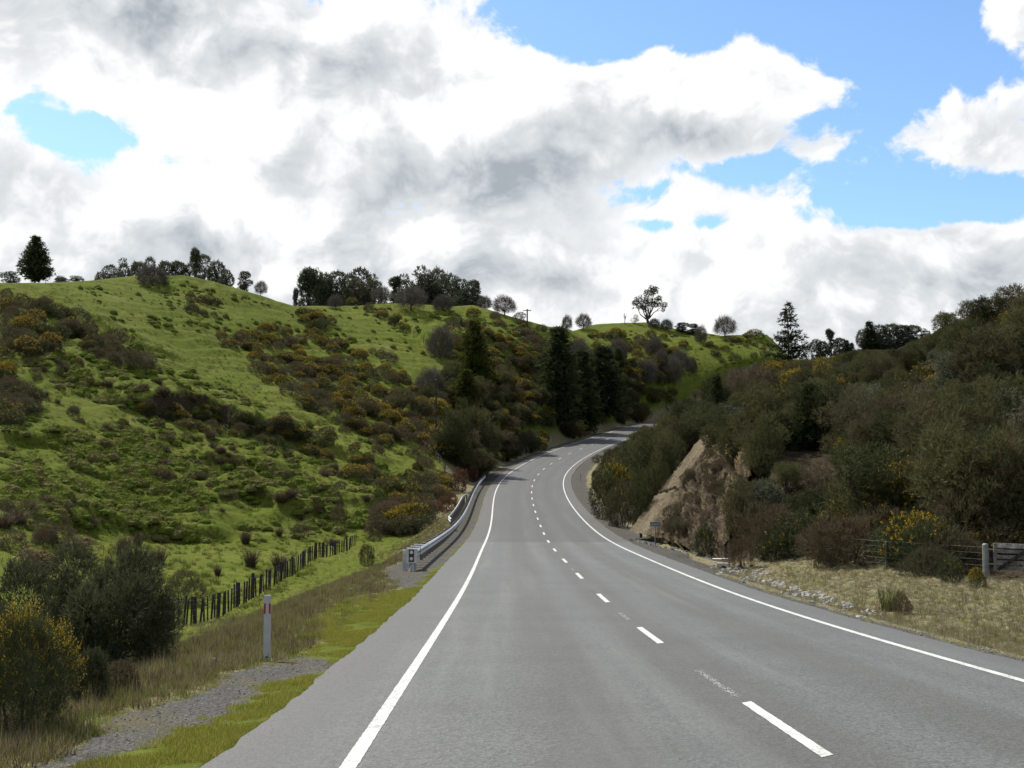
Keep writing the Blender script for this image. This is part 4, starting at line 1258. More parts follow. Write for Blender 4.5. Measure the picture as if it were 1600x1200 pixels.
for i, (px, base, top, w, lab) in enumerate([
        (688, 560, 508, 46, 'grey thorn bush in the head of the left gully'),
        (672, 625, 572, 52, 'pale grey thorn bush above the bare utility pole'),
        (905, 572, 528, 42, 'grey thorn bush behind the top of the tall dark conifers'),
        (942, 582, 540, 38, 'grey thorn bush left of the small dark cone shaped shrub'),
        (966, 560, 528, 34, 'thorn bush above the small dark cone shaped shrub'),
        (1022, 556, 524, 30, 'thorn bush on the slope below the tall gum tree'),
        (1033, 580, 545, 28, 'thorn bush on the open slope left of the trunked thorn tree'),
        (1010, 600, 560, 38, 'thorn bush lowest on the slope behind the bend'),
        (1080, 582, 556, 22, 'small thorn bush right of the trunked thorn tree on the slope'),
        (1052, 600, 556, 30, 'thorn bush just below the trunked thorn tree on the slope')]):
    tree_px('thorn_bush', 'lowthorn', px, base, top, w, lab, 'bush')
tree_px('thorn_tree', 'thorn', 1062, 585, 543, 38, 'thorn tree with a visible trunk on the open slope behind the bend', vi=1)
tree_px('cone_shrub', 'conifer', 966, 575, 545, 24, 'small dark cone shaped shrub among grey thorn bushes', 'shrub', vi=2)
# conifers beside the road
tree_px('conifer_tree', 'yconifer', 741, 606, 502, 62, 'yellow green conifer standing above the road left of the bend', vi=0)
tree_px('conifer_tree', 'yconifer', 727, 642, 578, 58, 'shorter green conifer below the yellow green one', vi=1)
for vi, px, top, w, off_, lab in [(0, 872, 513, 88, -10.0, 'tallest dark conifer beside the road at the bend'), (1, 910, 548, 66, -9.0, 'middle dark conifer of the trio beside the bend'), (2, 942, 542, 84, -9.4, 'rightmost dark conifer of the trio beside the bend'),
                                  (2, 893, 566, 62, -12.0, 'shorter dark conifer behind the gap left of the middle one'), (0, 926, 560, 60, -12.0, 'shorter dark conifer behind the gap right of the middle one')]:
    st_ = np.arange(190, 300, 0.5); q = road_pt(st_, off_); i = int(abs(to_px(q)[0] - px).argmin()); q = q[i]
    tree_px('conifer_tree', 'conifer', px, 690, top, w, lab, D=float(q[1]), vi=vi)
# right spur landmarks
tree_px('pine_tree', 'pine', 1234, 578, 474, 64, 'tall ragged pine on the right spur against the sky', D=228, rot=0.4)
tree_px('native_tree', 'column', 1301, 560, 514, 18, 'small upright tree on the skyline right of the ragged pine', D=240)
for px, top, w, k in [(1262, 532, 26, 'sparse'), (1278, 530, 24, 'native'), (1288, 533, 24, 'native'), (1315, 528, 30, 'native'), (1326, 532, 22, 'conifer'), (1334, 536, 16, 'conifer')]:
    tree_px('native_tree', k, px, 560, top, w, 'low tree in the dip of the skyline right of the ragged pine', D=236, group='trees in the skyline dip')
for px, top, w, k in [(1362, 503, 34, 'conifer'), (1378, 508, 40, 'native'), (1396, 506, 40, 'native'), (1414, 508, 40, 'native'), (1430, 508, 38, 'native'), (1446, 514, 32, 'native'), (1352, 515, 28, 'native'), (1385, 520, 50, 'native'), (1420, 522, 50, 'native')]:
    tree_px('native_tree', k, px, 560, top, w, 'dark green tree of the wooded knoll on the right skyline', D=205, group='wooded knoll on the right')
tree_px('conifer_tree', 'conifer', 1268, 790, 600, 92, 'large dark conical conifer in the scrub right of the clay cutting', D=70, vi=2)
tree_px('cabbage_tree', 'cabbage', 1462, 596, 543, 22, 'spiky cabbage tree sticking out of the right scrub', D=112)
tree_px('conifer_tree', 'yconifer', 1512, 590, 532, 30, 'small bright green conifer in the upper right scrub', D=112, vi=1)


for px, base, top, w, D, lab in [(1588, 540, 446, 74, 118, 'tallest thin stemmed tree at the right end of the skyline'), (1552, 540, 462, 60, 120, 'thin stemmed tree left of the tallest one at the right edge'), (1524, 540, 470, 52, 124, 'thin stemmed tree third from the right edge on the skyline'),
                             (1488, 545, 486, 56, 132, 'rounded dark topped tree on the right skyline above the cabbage tree'), (1622, 540, 452, 80, 112, 'thin stemmed tree cut by the right edge of the view')]:
    tree_px('kanuka_tree', 'tallscrub', px, base, top, w, lab, D=D)
tree_px('conifer_tree', 'conifer', 1308, 770, 640, 56, 'slim dark conifer behind the large conical one in the right scrub', D=78, vi=1)
tree_px('conifer_tree', 'conifer', 1120, 690, 588, 44, 'dark upright tree on the spur above the clay cutting', D=120, vi=0)

# ---------------- dense scrub of the right spur
def front_row(px):
    return np.interp(px, [1090, 1150, 1200, 1300, 1400, 1500, 1540, 1620, 1800], [872, 878, 876, 880, 897, 910, 914, 930, 960])


cand = []
for D in np.exp(np.linspace(math.log(33), math.log(255), 95)):
    sp_ = 2.3 + 0.0075 * D
    for x in np.arange(6, 0.46 * D + 14, sp_):
        cand.append((x + PR.uniform(-0.45, 0.45) * sp_, D + PR.uniform(-0.35, 0.35) * sp_))
cand = np.array(cand)
cs, co_ = road_coords(cand[:, 0], cand[:, 1])
ceR = co_ - np.interp(cs, S, ER_)
cz = ground(cand[:, 0], cand[:, 1]); cpx_, cpy_ = to_px(np.stack([cand[:, 0], cand[:, 1], cz], 1))
bank = [(965, 830), (1000, 780), (1085, 690), (1120, 680), (1185, 715), (1180, 800), (1165, 895), (1000, 860)]


def in_poly(x, y, poly):
    x = np.atleast_1d(np.asarray(x, float)); y = np.atleast_1d(np.asarray(y, float)); c = np.zeros(len(x), bool); n = len(poly)
    for i in range(n):
        x1, y1 = poly[i]; x2, y2 = poly[(i + 1) % n]
        k = ((y1 > y) != (y2 > y)) & (x < (x2 - x1) * (y - y1) / (y2 - y1 + 1e-9) + x1); c ^= k
    return c


kp = (ceR > np.where(cs < 50, 3.2, np.where(cs < 110, 3.9, 3.0))) & (cpx_ > 925) & (cpx_ < 1760) & (cpy_ < front_row(cpx_)) & (cs < 300)
inface = in_poly(cpx_, cpy_, bank) & (cand[:, 1] < 86)
blocks_face = (cs > 46) & (cs < 86) & (ceR < np.interp(cs, [46, 60, 80, 86], [4.6, 4.4, 6.0, 6.5])) & (cpx_ < 1165)
gate_zone = (cpx_ > 1485) & (cand[:, 1] < 43)
kp &= ~gate_zone
kp &= ~inface & ~blocks_face
# keep the road beyond the spur in view: nothing tall close to the inside of the bend in front of it
order = np.argsort(cand[:, 1])
covered = np.full(2400, 1300.0)
nright = {'scrub': 0, 'greyscrub': 0, 'gorse': 0, 'dryshrub': 0, 'shrub': 0, 'tallbare': 0}
lab_r = {'scrub': ('kanuka_bush', 'olive brown scrub bush in the thicket covering the right spur', 'olive scrub on the right spur'),
         'greyscrub': ('scrub_bush', 'grey brown twiggy bush in the thicket covering the right spur', 'grey scrub on the right spur'),
         'gorse': ('gorse_bush', 'gorse bush in the thicket right of the road', 'gorse on the right spur'),
         'shrub': ('broadleaf_shrub', 'pale green broadleaf shrub in the thicket covering the right spur', 'broadleaf shrubs on the right spur'),
         'tallbare': ('dead_tree', 'bare pale stemmed dead tree in the thicket covering the right spur', 'dead stems on the right spur'),
         'dryshrub': ('dry_bush', 'dry brown low bush along the front of the right thicket', 'dry bushes on the right spur')}
gorse_spots = [(1440, 660, 34), (1590, 545, 22), (1550, 548, 18), (1292, 562, 16), (1432, 790, 26), (1575, 780, 22), (1315, 800, 22), (1420, 850, 20), (1225, 600, 22), (1215, 650, 14)]
for i in order:
    if not kp[i]: continue
    x, D = cand[i]; px, py = cpx_[i], cpy_[i]
    depth_in = (front_row(px) - py)
    near_g = any(abs(px - a) < r_ and -60 < (py - b) < 60 for a, b, r_ in gorse_spots)
    front = (depth_in < 40 and D < 58) or (cs[i] > 84 and ceR[i] < 6.0)
    u_ = PR.uniform()
    if near_g: kind = 'gorse'
    elif front: kind = 'gorse' if u_ < 0.5 else 'dryshrub'
    else: kind = 'scrub' if u_ < 0.60 else ('greyscrub' if u_ < 0.72 else ('gorse' if u_ < 0.93 else 'dryshrub'))
    if not near_g and not front and PR.uniform() < 0.13: kind = 'shrub' if PR.uniform() < 0.86 else 'tallbare'
    if nright[kind] >= 290: kind = min(nright, key=nright.get)
    vi = int(PR.integers(len(VAR[kind]))); h0, r0 = DIM[kind][vi]
    tgt = {'scrub': 3.5, 'greyscrub': 3.2, 'gorse': 1.9, 'dryshrub': 1.7, 'shrub': 3.0, 'tallbare': 4.2}[kind] * PR.uniform(0.6, 1.4)
    if kind in ('gorse', 'dryshrub') and not front: tgt *= 1.2
    if kind == 'gorse' and not near_g: vi = int(PR.choice([0, 4, 0, 4, 2])); h0, r0 = DIM[kind][vi]
    if cs[i] > 110 and ceR[i] < 9: tgt *= 0.8
    if D > 95 and px > 1500: tgt *= 1.25
    if 1290 < px < 1490 and D > 95: tgt *= 0.72
    if 1195 < px < 1335 and D < 62: tgt = min(tgt, 2.2)
    if 84 < cs[i] < 120 and ceR[i] < 5.2: tgt = min(tgt, 1.7)
    zcap = CAM_Z + (HORIZON - np.interp(px, [960, 1015, 1060, 1110, 1160, 1200, 1260, 1300, 1340, 1400, 1450, 1480, 1520, 1560, 1600, 1700], [700, 660, 600, 585, 570, 562, 560, 555, 545, 545, 525, 508, 494, 482, 474, 460])) / F_PX * D
    if 1205 < px < 1332 and D < 68: zcap = min(zcap, CAM_Z + (HORIZON - 742 - 24 * math.sin(px / 9)) / F_PX * D)
    tgt = min(tgt, zcap - cz[i])
    if tgt < 0.8: continue
    sc_ = tgt / h0; wsc = max(sc_, 0.55) * PR.uniform(0.9, 1.2)
    wpx = r0 * wsc * F_PX / D; toprow = to_px(np.array([x, D, cz[i] + tgt]))[1]
    lo, hi = int(np.clip(px - wpx * 0.8 + 300, 0, 2399)), int(np.clip(px + wpx * 0.8 + 300, 1, 2400))
    if toprow > covered[lo:hi].min() + 3 and covered[lo:hi].max() < toprow: continue
    mid = covered[int(np.clip(px - wpx * 0.5 + 300, 0, 2399)):int(np.clip(px + wpx * 0.5 + 300, 1, 2400))]
    mid[:] = np.minimum(mid, toprow + 0.25 * (py - toprow))
    nright[kind] += 1
    nm, lb, gp = lab_r[kind]
    if px < 1010: area = 'inside the bend left of the cutting'
    elif px < 1180: area = 'on the spur above the clay cutting'
    elif px < 1340: area = 'on the spur below the ragged pine' if py < 680 else 'round the large dark conifer'
    elif py > 760: area = 'behind the wire fence and the gate'
    elif px < 1480: area = 'on the slope below the wooded knoll'
    else: area = 'high on the slope at the right edge' if py < 640 else 'on the middle slope at the right edge'
    lb = lb.split(' in the ')[0].split(' along ')[0] + ' in the thicket ' + area; gp = gp.split(' on the ')[0] + ' ' + area
    if kind in ('gorse', 'dryshrub'): later(kind, vi, (x, D, cz[i] - 0.1), lb, 'bush', gp, (wsc, wsc, sc_))
    else: plant(nm, VAR[kind][vi], (x, D, cz[i] - 0.1), lb, 'bush', gp, (wsc, wsc, sc_))
print('right scrub', nright)

# ---------------- gorse, dry bushes and rushes on the left hillsides
ZONES = [
    ([(330, 515), (420, 520), (520, 560), (640, 600), (760, 640), (760, 690), (700, 720), (640, 700), (560, 680), (480, 640), (400, 590)], 210, {'gorse': .65, 'dryshrub': .35}, (1.1, 2.2), 'gorse bush in the broad yellow flowering band across the left hillside', 'band across the left hillside'),
    ([(0, 455), (60, 460), (130, 495), (130, 530), (60, 560), (0, 560)], 44, {'gorse': .55, 'dryshrub': .45}, (1.2, 2.4), 'dark bush in the thicket high on the far left slope', 'thicket high on the far left slope'),
    ([(115, 505), (190, 540), (245, 572), (225, 588), (150, 565), (115, 530)], 26, {'dryshrub': .7, 'gorse': .3}, (1.2, 2.2), 'grey brown bush in the slanting patch below the smooth hilltop', 'slanting patch below the hilltop'),
    ([(0, 585), (40, 600), (50, 650), (10, 670), (0, 670)], 16, {'gorse': .6, 'dryshrub': .4}, (1.4, 2.4), 'dark bush in the clump at the left edge of the slope', 'clump at the left edge of the slope'),
    ([(295, 465), (335, 475), (340, 495), (300, 490)], 10, {'gorse': .6, 'dryshrub': .4}, (1.0, 2.0), 'bush in the small clump under the brow of the green hilltop', 'small clump under the hilltop brow'),
    ([(455, 487), (525, 497), (525, 515), (480, 522)], 14, {'gorse': 1}, (1.3, 2.4), 'gorse bush in the clump below the dense grove', 'clump below the dense grove'),
    ([(370, 500), (450, 515), (560, 545), (620, 560), (640, 600), (560, 590), (430, 530)], 30, {'gorse': .7, 'dryshrub': .3}, (1.2, 2.2), 'gorse bush in the upper strip above the yellow band', 'upper strip above the yellow band'),
    ([(565, 475), (640, 512), (632, 520), (580, 492)], 13, {'gorse': .8, 'dryshrub': .2}, (1.2, 2.2), 'gorse bush in the line running down from the green saddle', 'line down from the green saddle'),
    ([(690, 495), (800, 492), (850, 520), (850, 600), (790, 640), (765, 600), (700, 560)], 95, {'gorse': .7, 'dryshrub': .3}, (1.2, 2.5), 'gorse bush on the steep face between the gully and the tall conifers', 'steep face by the tall conifers'),
    ([(880, 525), (1000, 522), (1070, 535), (1070, 555), (1010, 590), (1000, 640), (950, 640), (890, 560)], 80, {'gorse': .75, 'dryshrub': .25}, (1.4, 2.8), 'gorse bush on the slope behind the bend', 'slope behind the bend'),
    ([(210, 638), (300, 640), (460, 682), (460, 706), (330, 680), (210, 664)], 46, {'gorse': .8, 'dryshrub': .2}, (0.7, 1.5), 'dark green gorse hanging along the slumped ledge on the left hill', 'slumped ledge on the left hill'),
    ([(770, 590), (860, 590), (860, 680), (775, 690)], 40, {'gorse': .8, 'dryshrub': .2}, (1.4, 2.6), 'gorse bush on the bank left of the tall dark conifers', 'bank left of the tall dark conifers'),
    ([(955, 585), (1060, 585), (1045, 640), (1000, 655), (955, 655)], 44, {'gorse': .8, 'dryshrub': .2}, (1.4, 2.6), 'gorse bush on the bank right of the tall dark conifers', 'bank right of the tall dark conifers'),
    ([(1090, 535), (1200, 530), (1200, 560), (1110, 570)], 16, {'gorse': .8, 'dryshrub': .2}, (1.0, 1.8), 'gorse bush scattered on the far right green slope', 'far right green slope'),
    ([(0, 560), (130, 560), (260, 600), (400, 640), (420, 700), (200, 690), (0, 640)], 46, {'dryshrub': .5, 'rush': .5}, (0.6, 1.3), 'small brown bush dotted over the left slope above the slumped ledge', 'bushes over the left slope'),
    ([(160, 700), (420, 700), (560, 720), (640, 760), (520, 830), (300, 800)], 60, {'dryshrub': .55, 'rush': .45}, (0.5, 1.2), 'small brown bush dotted over the lower hummocky slope', 'bushes over the lower slope'),
    ([(430, 660), (680, 690), (690, 740), (600, 770), (480, 720)], 40, {'gorse': .6, 'dryshrub': .4}, (0.9, 1.8), 'gorse bush on the rough slope behind the steel guardrail', 'rough slope behind the guardrail'),
    ([(0, 765), (100, 790), (170, 820), (150, 850), (0, 870)], 15, {'dryshrub': .6, 'rush': .4}, (0.7, 1.4), 'dry grey bush at the left edge between hill foot and near shrubs', 'left edge between hill foot and near shrubs'),
    ([(570, 850), (600, 800), (640, 770), (690, 740), (700, 770), (660, 830), (620, 850)], 60, {'gorse': .5, 'dryshrub': .5}, (0.9, 2.2), 'roadside bush in the strip between stock fence and guardrail', 'strip between stock fence and guardrail'),
    ([(640, 640), (760, 640), (762, 690), (740, 720), (690, 730), (660, 690)], 44, {'gorse': .75, 'dryshrub': .25}, (1.6, 3.0), 'gorse bush massed round the utility pole above the guardrail', 'massed round the utility pole'),
]
cnt = 0
for poly, n, kinds, (h_lo, h_hi), lb, gp in ZONES:
    P_ = np.array(poly, float); got = 0; tries = 0
    ks = list(kinds); pr = np.array([kinds[k] for k in ks]); pr = pr / pr.sum()
    while got < n and tries < n * 20:
        tries += 1
        px = PR.uniform(P_[:, 0].min(), P_[:, 0].max()); py = PR.uniform(P_[:, 1].min(), P_[:, 1].max())
        if not in_poly(px, py, poly)[0]: continue
        b = hit(px, py)
        s_, o_ = road_coords(b[:1], b[1:2])
        if abs(o_[0]) < 7.2: continue
        kind = ks[PR.choice(len(ks), p=pr)]; vi = int(PR.integers(len(VAR[kind]))); h0, r0 = DIM[kind][vi]
        if kind == 'gorse' and ('yellow' in lb or 'utility pole' in lb or 'steep face' in lb or 'behind the bend' in lb): vi = int(PR.choice([1, 3, 5, 2, 3])); h0, r0 = DIM[kind][vi]
        t = PR.uniform(h_lo, h_hi); sc_ = t / h0; wsc = sc_ * PR.uniform(0.95, 1.45)
        nm = {'gorse': 'gorse_bush', 'dryshrub': 'dry_bush', 'rush': 'rush_clump'}[kind]
        lbl = lb if kind != 'rush' else lb.replace('small brown bush', 'brown rush clump').replace('dry grey bush', 'brown rush clump')
        if kind == 'dryshrub': lbl = lbl.replace('dark green gorse', 'dark dry bush').replace('dark bush', 'dark dry bush').replace('gorse bush', 'dry brown bush').replace('small brown bush', 'small dry twiggy bush').replace('roadside bush', 'dry brown bush')
        elif kind == 'gorse': lbl = lbl.replace('dark bush', 'dark green gorse').replace('roadside bush', 'green gorse bush').replace('grey brown bush', 'green gorse').replace('bush in the small clump', 'gorse in the small clump')
        if kind in ('gorse', 'dryshrub'): later(kind, vi, b - np.array([0, 0, 0.12]), lbl, 'bush', ('gorse in the ' if kind == 'gorse' else 'dry bushes in the ') + gp, (wsc, wsc, sc_))
        else: plant(nm, VAR[kind][vi], b - np.array([0, 0, 0.12]), lbl, 'bush' if kind != 'rush' else 'rush', ('dry bushes in the ' if kind == 'dryshrub' else 'rushes in the ') + gp, (wsc, wsc, sc_))
        got += 1; cnt += 1
print('left bushes', cnt)
# dark scrub along the foot of the slope left of the bend
for k in range(125):
    s_ = PR.uniform(158, 290); o_ = -PR.uniform(7.4, 22.0)
    if s_ < 172: o_ = -PR.uniform(7.6, 15)
    q = road_pt(s_, o_); q[2] = ground(q[0], q[1])[0]
    kind = 'scrub' if PR.uniform() < 0.6 else 'gorse'
    vi = int(PR.integers(len(VAR[kind]))); h0, r0 = DIM[kind][vi]
    t = PR.uniform(2.6, 4.8) if kind == 'scrub' else PR.uniform(1.8, 3.0)
    if kind == 'gorse': later(kind, vi, q - np.array([0, 0, 0.15]), 'shaded gorse bush crowding the left side of the road round the bend', 'bush', 'gorse left of the bend', (1.25 * t / h0, 1.25 * t / h0, t / h0)); continue
    plant('scrub_bush' if kind == 'scrub' else 'gorse_bush', VAR[kind][vi], q - np.array([0, 0, 0.15]),
          ('dark scrub bush' if kind == 'scrub' else 'shaded gorse bush') + ' crowding the left side of the road round the bend', 'bush', ('scrub' if kind == 'scrub' else 'gorse') + ' left of the bend', (1.25 * t / h0, 1.25 * t / h0, t / h0))
for i, (px, base, top, w, kind, vi, lab) in enumerate([
        (744, 742, 640, 74, 'scrub', 0, 'big dark bush that shades the road at the far end of the guardrail'),
        (728, 735, 672, 46, 'greyscrub', 1, 'round grey bush beside the big dark bush above the guardrail end'),
        (750, 738, 672, 52, 'scrub', 3, 'dark bush overhanging the far end of the guardrail'),
        (712, 728, 640, 56, 'scrub', 1, 'tall dark bush below the utility pole'),
        (733, 726, 622, 60, 'scrub', 4, 'tallest dark bush between utility pole and guardrail end'),
        (756, 722, 640, 44, 'scrub', 5, 'dark bush right behind the guardrail end, above the shaded road'),
        (783, 716, 672, 54, 'greyscrub', 0, 'grey bush at the road edge just past the guardrail end'),
        (818, 706, 672, 44, 'greyscrub', 2, 'second grey bush along the road edge past the guardrail end'),
        (800, 712, 684, 36, 'dryshrub', 0, 'low dry bush between the two grey bushes at the road edge')]):
    tree_px('scrub_bush', kind, px, base, top, w, lab, 'bush', vi=vi)

# field rushes and single bushes that can be told apart
for px, base, top, w, kind, lab in [
        (247, 880, 848, 40, 'rush', 'dense dark rush clump in the paddock, left of the others'), (392, 886, 850, 34, 'rush', 'upright dark rush clump in the middle of the paddock'),
        (436, 890, 858, 36, 'rush', 'rush clump at the stock fence in the middle of its run'), (196, 868, 828, 34, 'rush', 'tall rush clump at the foot of the hummocky slope'),
        (215, 853, 826, 26, 'rush', 'rush clump behind the tall one at the slope foot'), (190, 872, 842, 26, 'rush', 'rush clump just left of the tall one at the slope foot'),
        (384, 850, 822, 24, 'rush', 'rush clump at the back of the paddock'), (340, 900, 878, 18, 'rush', 'small pale rush clump in the open paddock'),
        (470, 842, 818, 34, 'dryshrub', 'brown bush at the back right of the paddock'), (436, 838, 822, 20, 'rush', 'small rush clump at the back right of the paddock'),
        (285, 945, 888, 70, 'dryshrub', 'large brown bush growing through the near end of the stock fence'), (520, 852, 838, 20, 'rush', 'rush clump by the far half of the stock fence'),
        (573, 884, 850, 30, 'gorse', 'small dark green bush between stock fence and guardrail end'), (530, 820, 786, 26, 'dryshrub', 'dark bush on the edge of the slump above the paddock')]:
    tree_px({'rush': 'rush_clump', 'dryshrub': 'dry_bush', 'gorse': 'gorse_bush'}[kind], kind, px, base, top, w * (1.5 if kind == 'rush' else 1.0), lab, 'rush' if kind == 'rush' else 'bush', vi=0 if kind == 'gorse' else None)
red1 = mk_gorse(260, 1.6, 1.2, 900, 8, 0.14, 0.03, 0, 'red')
VAR['rusty'] = [red1]; DIM['rusty'] = [dims(red1)]
for px, base, top, w, lab in [(716, 768, 730, 36, 'rust red bush beside the far half of the guardrail'), (700, 800, 768, 36, 'low rust brown bush behind the guardrail'), (735, 752, 728, 28, 'small rusty bush near the far end of the guardrail')]:
    tree_px('rusty_bush', 'rusty', px, base, top, w, lab, 'bush')
for px, base, top, w, vi, lab in [(1392, 955, 910, 78, 0, 'flax clump on the dry verge right of the road'), (1286, 874, 850, 40, 1, 'green flax clump at the edge of the right thicket')]:
    tree_px('flax_clump', 'flax', px, base, top, w, lab, 'flax', vi=vi)
tree_px('dry_bush', 'dryshrub', 1412, 960, 924, 34, 'dark dry bush growing against the flax clump on the verge', 'bush', vi=1)
tree_px('gorse_bush', 'gorse', 1528, 920, 886, 30, 'small flowering gorse at the gate post', 'bush', vi=3)
tree_px('gorse_bush', 'gorse', 1488, 910, 866, 46, 'dark gorse bush left of the gate post', 'bush', vi=4)
tree_px('gorse_bush', 'gorse', 1103, 870, 815, 36, 'dark bush at the foot of the clay cutting', 'bush', vi=4)
tree_px('scrub_bush', 'scrub', 1166, 872, 752, 84, 'leafy dark bush hanging over the right part of the clay cutting', 'bush', D=60)
tree_px('gorse_bush', 'gorse', 962, 770, 722, 52, 'flowering gorse on the inside of the bend beside the cutting', 'bush', D=104, vi=3)
tree_px('gorse_bush', 'gorse', 945, 780, 735, 56, 'green gorse nearest the road on the inside of the bend', 'bush', D=102, vi=0)
tree_px('gorse_bush', 'gorse', 975, 800, 748, 66, 'green gorse just left of the clay cutting', 'bush', D=92, vi=4)
tree_px('scrub_bush', 'scrub', 1015, 800, 672, 100, 'tall dark scrub bush standing over the left edge of the clay cutting', 'bush', D=101, vi=2)
for px, D, top, w, lab in [(1000, 80.5, 738, 44, 'dark bush hugging the foot of the left edge of the clay cutting'), (1024, 82, 704, 50, 'dark bush hugging the left edge of the clay cutting low down'), (1048, 83.5, 676, 54, 'dark bush hugging the left edge of the clay cutting halfway up'), (1072, 85, 650, 62, 'dark bush at the top left of the clay cutting'),
                           (1098, 86, 632, 66, 'dark bush crowning the clay cutting'), (1126, 80, 648, 62, 'dark bush on the right shoulder of the clay cutting top'), (1150, 73, 668, 66, 'dark bush leaning over the upper right of the clay cutting')]:
    tree_px('scrub_bush', 'scrub', px, 800, top, w, lab, 'bush', D=D)
tree_px('scrub_bush', 'scrub', 985, 760, 688, 70, 'dark scrub bush left of the tall one over the cutting', 'bush', D=112, vi=4)
tree_px('dry_bush', 'dryshrub', 1160, 889, 838, 50, 'brown bush at the near foot of the clay cutting by the culvert', 'bush', vi=2)
for px, base, top, w, lab in [(60, 905, 858, 90, 'dead pale fern patch at the left edge behind the near shrubs'), (130, 862, 838, 60, 'smaller dead fern patch on the left slope foot')]:
    tree_px('dead_fern', 'fern', px, base, top, w, lab, 'fern')

# the gorse bushes that show largest are things of their own, the small far rest is one mass
PENDING.sort(key=lambda t: -t[0])
REST = {}
for kind, nm in (('gorse', 'gorse_bush'), ('dryshrub', 'dry_bush')):
    mine = [t for t in PENDING if t[7] == kind]
    for (_, vi, loc, lb, ct, gp, sc_, _k) in mine[:265]:
        plant(nm, VAR[kind][vi], loc, lb, ct, gp, sc_)
    REST[kind] = mine[265:]
    print(kind, len(mine))

# dry weeds rooted in the clay cutting
for k in range(30):
    a = PR.uniform(0.16, 0.62); b = PR.uniform(0.04, 0.9)
    q = (BANK[0] * (1 - a) + BANK[1] * a + np.array([0.9 * math.sin(a * 3.14), 0, 0])) * (1 - b) + (BANK[2] * (1 - a) + BANK[3] * a) * b
    vi = int(PR.integers(3)); t = PR.uniform(0.3, 0.8); h0, r0 = DIM['dryshrub'][vi]
    plant('dry_weed', VAR['dryshrub'][vi], q - np.array([0, 0, 0.15]), 'small dry weed rooted in the bare clay cutting', 'weed', 'weeds on the clay cutting', (1.2 * t / h0, 1.2 * t / h0, t / h0))

# near shrubs on the left
near = {'a': mk_scrub(500, 2.3, 1.25, 5200, 9, 0.075, 0.017, 'nearbush', 0.25, 18), 'b': mk_scrub(501, 2.3, 1.3, 4200, 9, 0.075, 0.017, 'nearbush', 0.2, 16),
        'g': mk_gorse(502, 1.9, 1.0, 4600, 9, 0.07, 0.014, 0.5, nl=14, fs=0.030), 's': mk_gorse(503, 0.8, 0.4, 1100, 9, 0.06, 0.013, 0.0, 'nearbush'), 's2': mk_gorse(504, 0.6, 0.45, 1000, 9, 0.055, 0.012, 0.0, 'brown')}
for k, v_ in near.items():
    VAR['near_' + k] = [v_]; DIM['near_' + k] = [dims(v_)]
tree_px('leafy_shrub', 'near_a', 172, 1062, 842, 215, 'big grey green shrub near the road on the left', 'shrub', sink=0.1)
tree_px('leafy_shrub', 'near_b', 62, 1030, 868, 230, 'olive shrub at the left edge behind the orange gorse', 'shrub', D=22.5, sink=0.1)
tree_px('leafy_shrub', 'near_b', 232, 1010, 925, 110, 'small leafy shrub at the near end of the stock fence', 'shrub', D=25.0, sink=0.1)
tree_px('gorse_bush', 'near_g', 28, 1150, 925, 180, 'orange flowering gorse in the left foreground', 'bush', sink=0.05)
tree_px('leafy_shrub', 'near_s', 138, 1100, 1012, 66, 'narrow little shrub at the edge of the gravel strip', 'shrub')
tree_px('dry_shrub', 'near_s2', 188, 1086, 1040, 74, 'low reddish brown shrub on the gravel strip edge', 'shrub')
# ------------------------------------------------------------------ road furniture and fences
def empty(name, loc, label, cat, group=None, rotz=0.0):
    o = bpy.data.objects.new(name, None); COL.objects.link(o); o.location = [float(v) for v in loc]; o.rotation_euler = (0, 0, float(rotz)); o.empty_display_size = 0.2
    o['label'] = label; o['category'] = cat
    if group: o['group'] = group
    return o


def G(x, y):
    return float(ground(x, y)[0])


# --- marker posts
def marker_mesh():
    mb = MB(); w, d, h = 0.105, 0.035, 1.0
    mb.box((0, 0, h / 2 - 0.15), (w, d, h + 0.3)); body = mb.mesh('post', M['white'])
    mb = MB()
    for sx in (-1, 1): mb.box((sx * (w / 2 - 0.013), -d / 2 - 0.003, 0.80), (0.026, 0.008, 0.155))
    refl = mb.mesh('reflector', M['redref'])
    mb = MB(); mb.box((0, -d / 2 - 0.003, 0.06), (0.035, 0.008, 0.03)); tag_ = mb.mesh('tag', M['dark'])
    return body, refl, tag_


mk_body, mk_ref, mk_tag = marker_mesh()
q = hit(417, 1033)
p0 = empty('marker_post', q, 'white roadside marker post with red reflector bars on the left gravel', 'marker post')
p0.scale = (0.92, 0.92, 0.93)
link('post', mk_body, p0); link('reflector', mk_ref, p0); link('tag', mk_tag, p0)
for px, base, lab in [(899, 684, 'distant white marker post below the dark conifers'), (861, 691, 'distant marker post by the dry verge left of the conifers'), (819, 709, 'distant marker post on the outside of the bend past the guardrail'),
                      (907, 752, 'white marker post on the inside shoulder of the bend'), (925, 725, 'farther white marker post on the inside of the bend'), (963, 822, 'small white marker post on the right shoulder before the cutting')]:
    b = hit(px, base); e_ = empty('marker_post', b, lab, 'marker post')
    link('post', mk_body, e_); link('reflector', mk_ref, e_)

# --- steel guardrail
RS0, RS1 = 45.0, 166.0


def rail_off(s):
    return -(np.interp(s, S, WL) + 2.2 + 0.0 * s)


prof_w = np.array([(0.0, -0.155), (0.035, -0.14), (0.078, -0.10), (0.078, -0.065), (0.02, -0.02), (0.02, 0.02), (0.078, 0.065), (0.078, 0.10), (0.035, 0.14), (0.0, 0.155)])


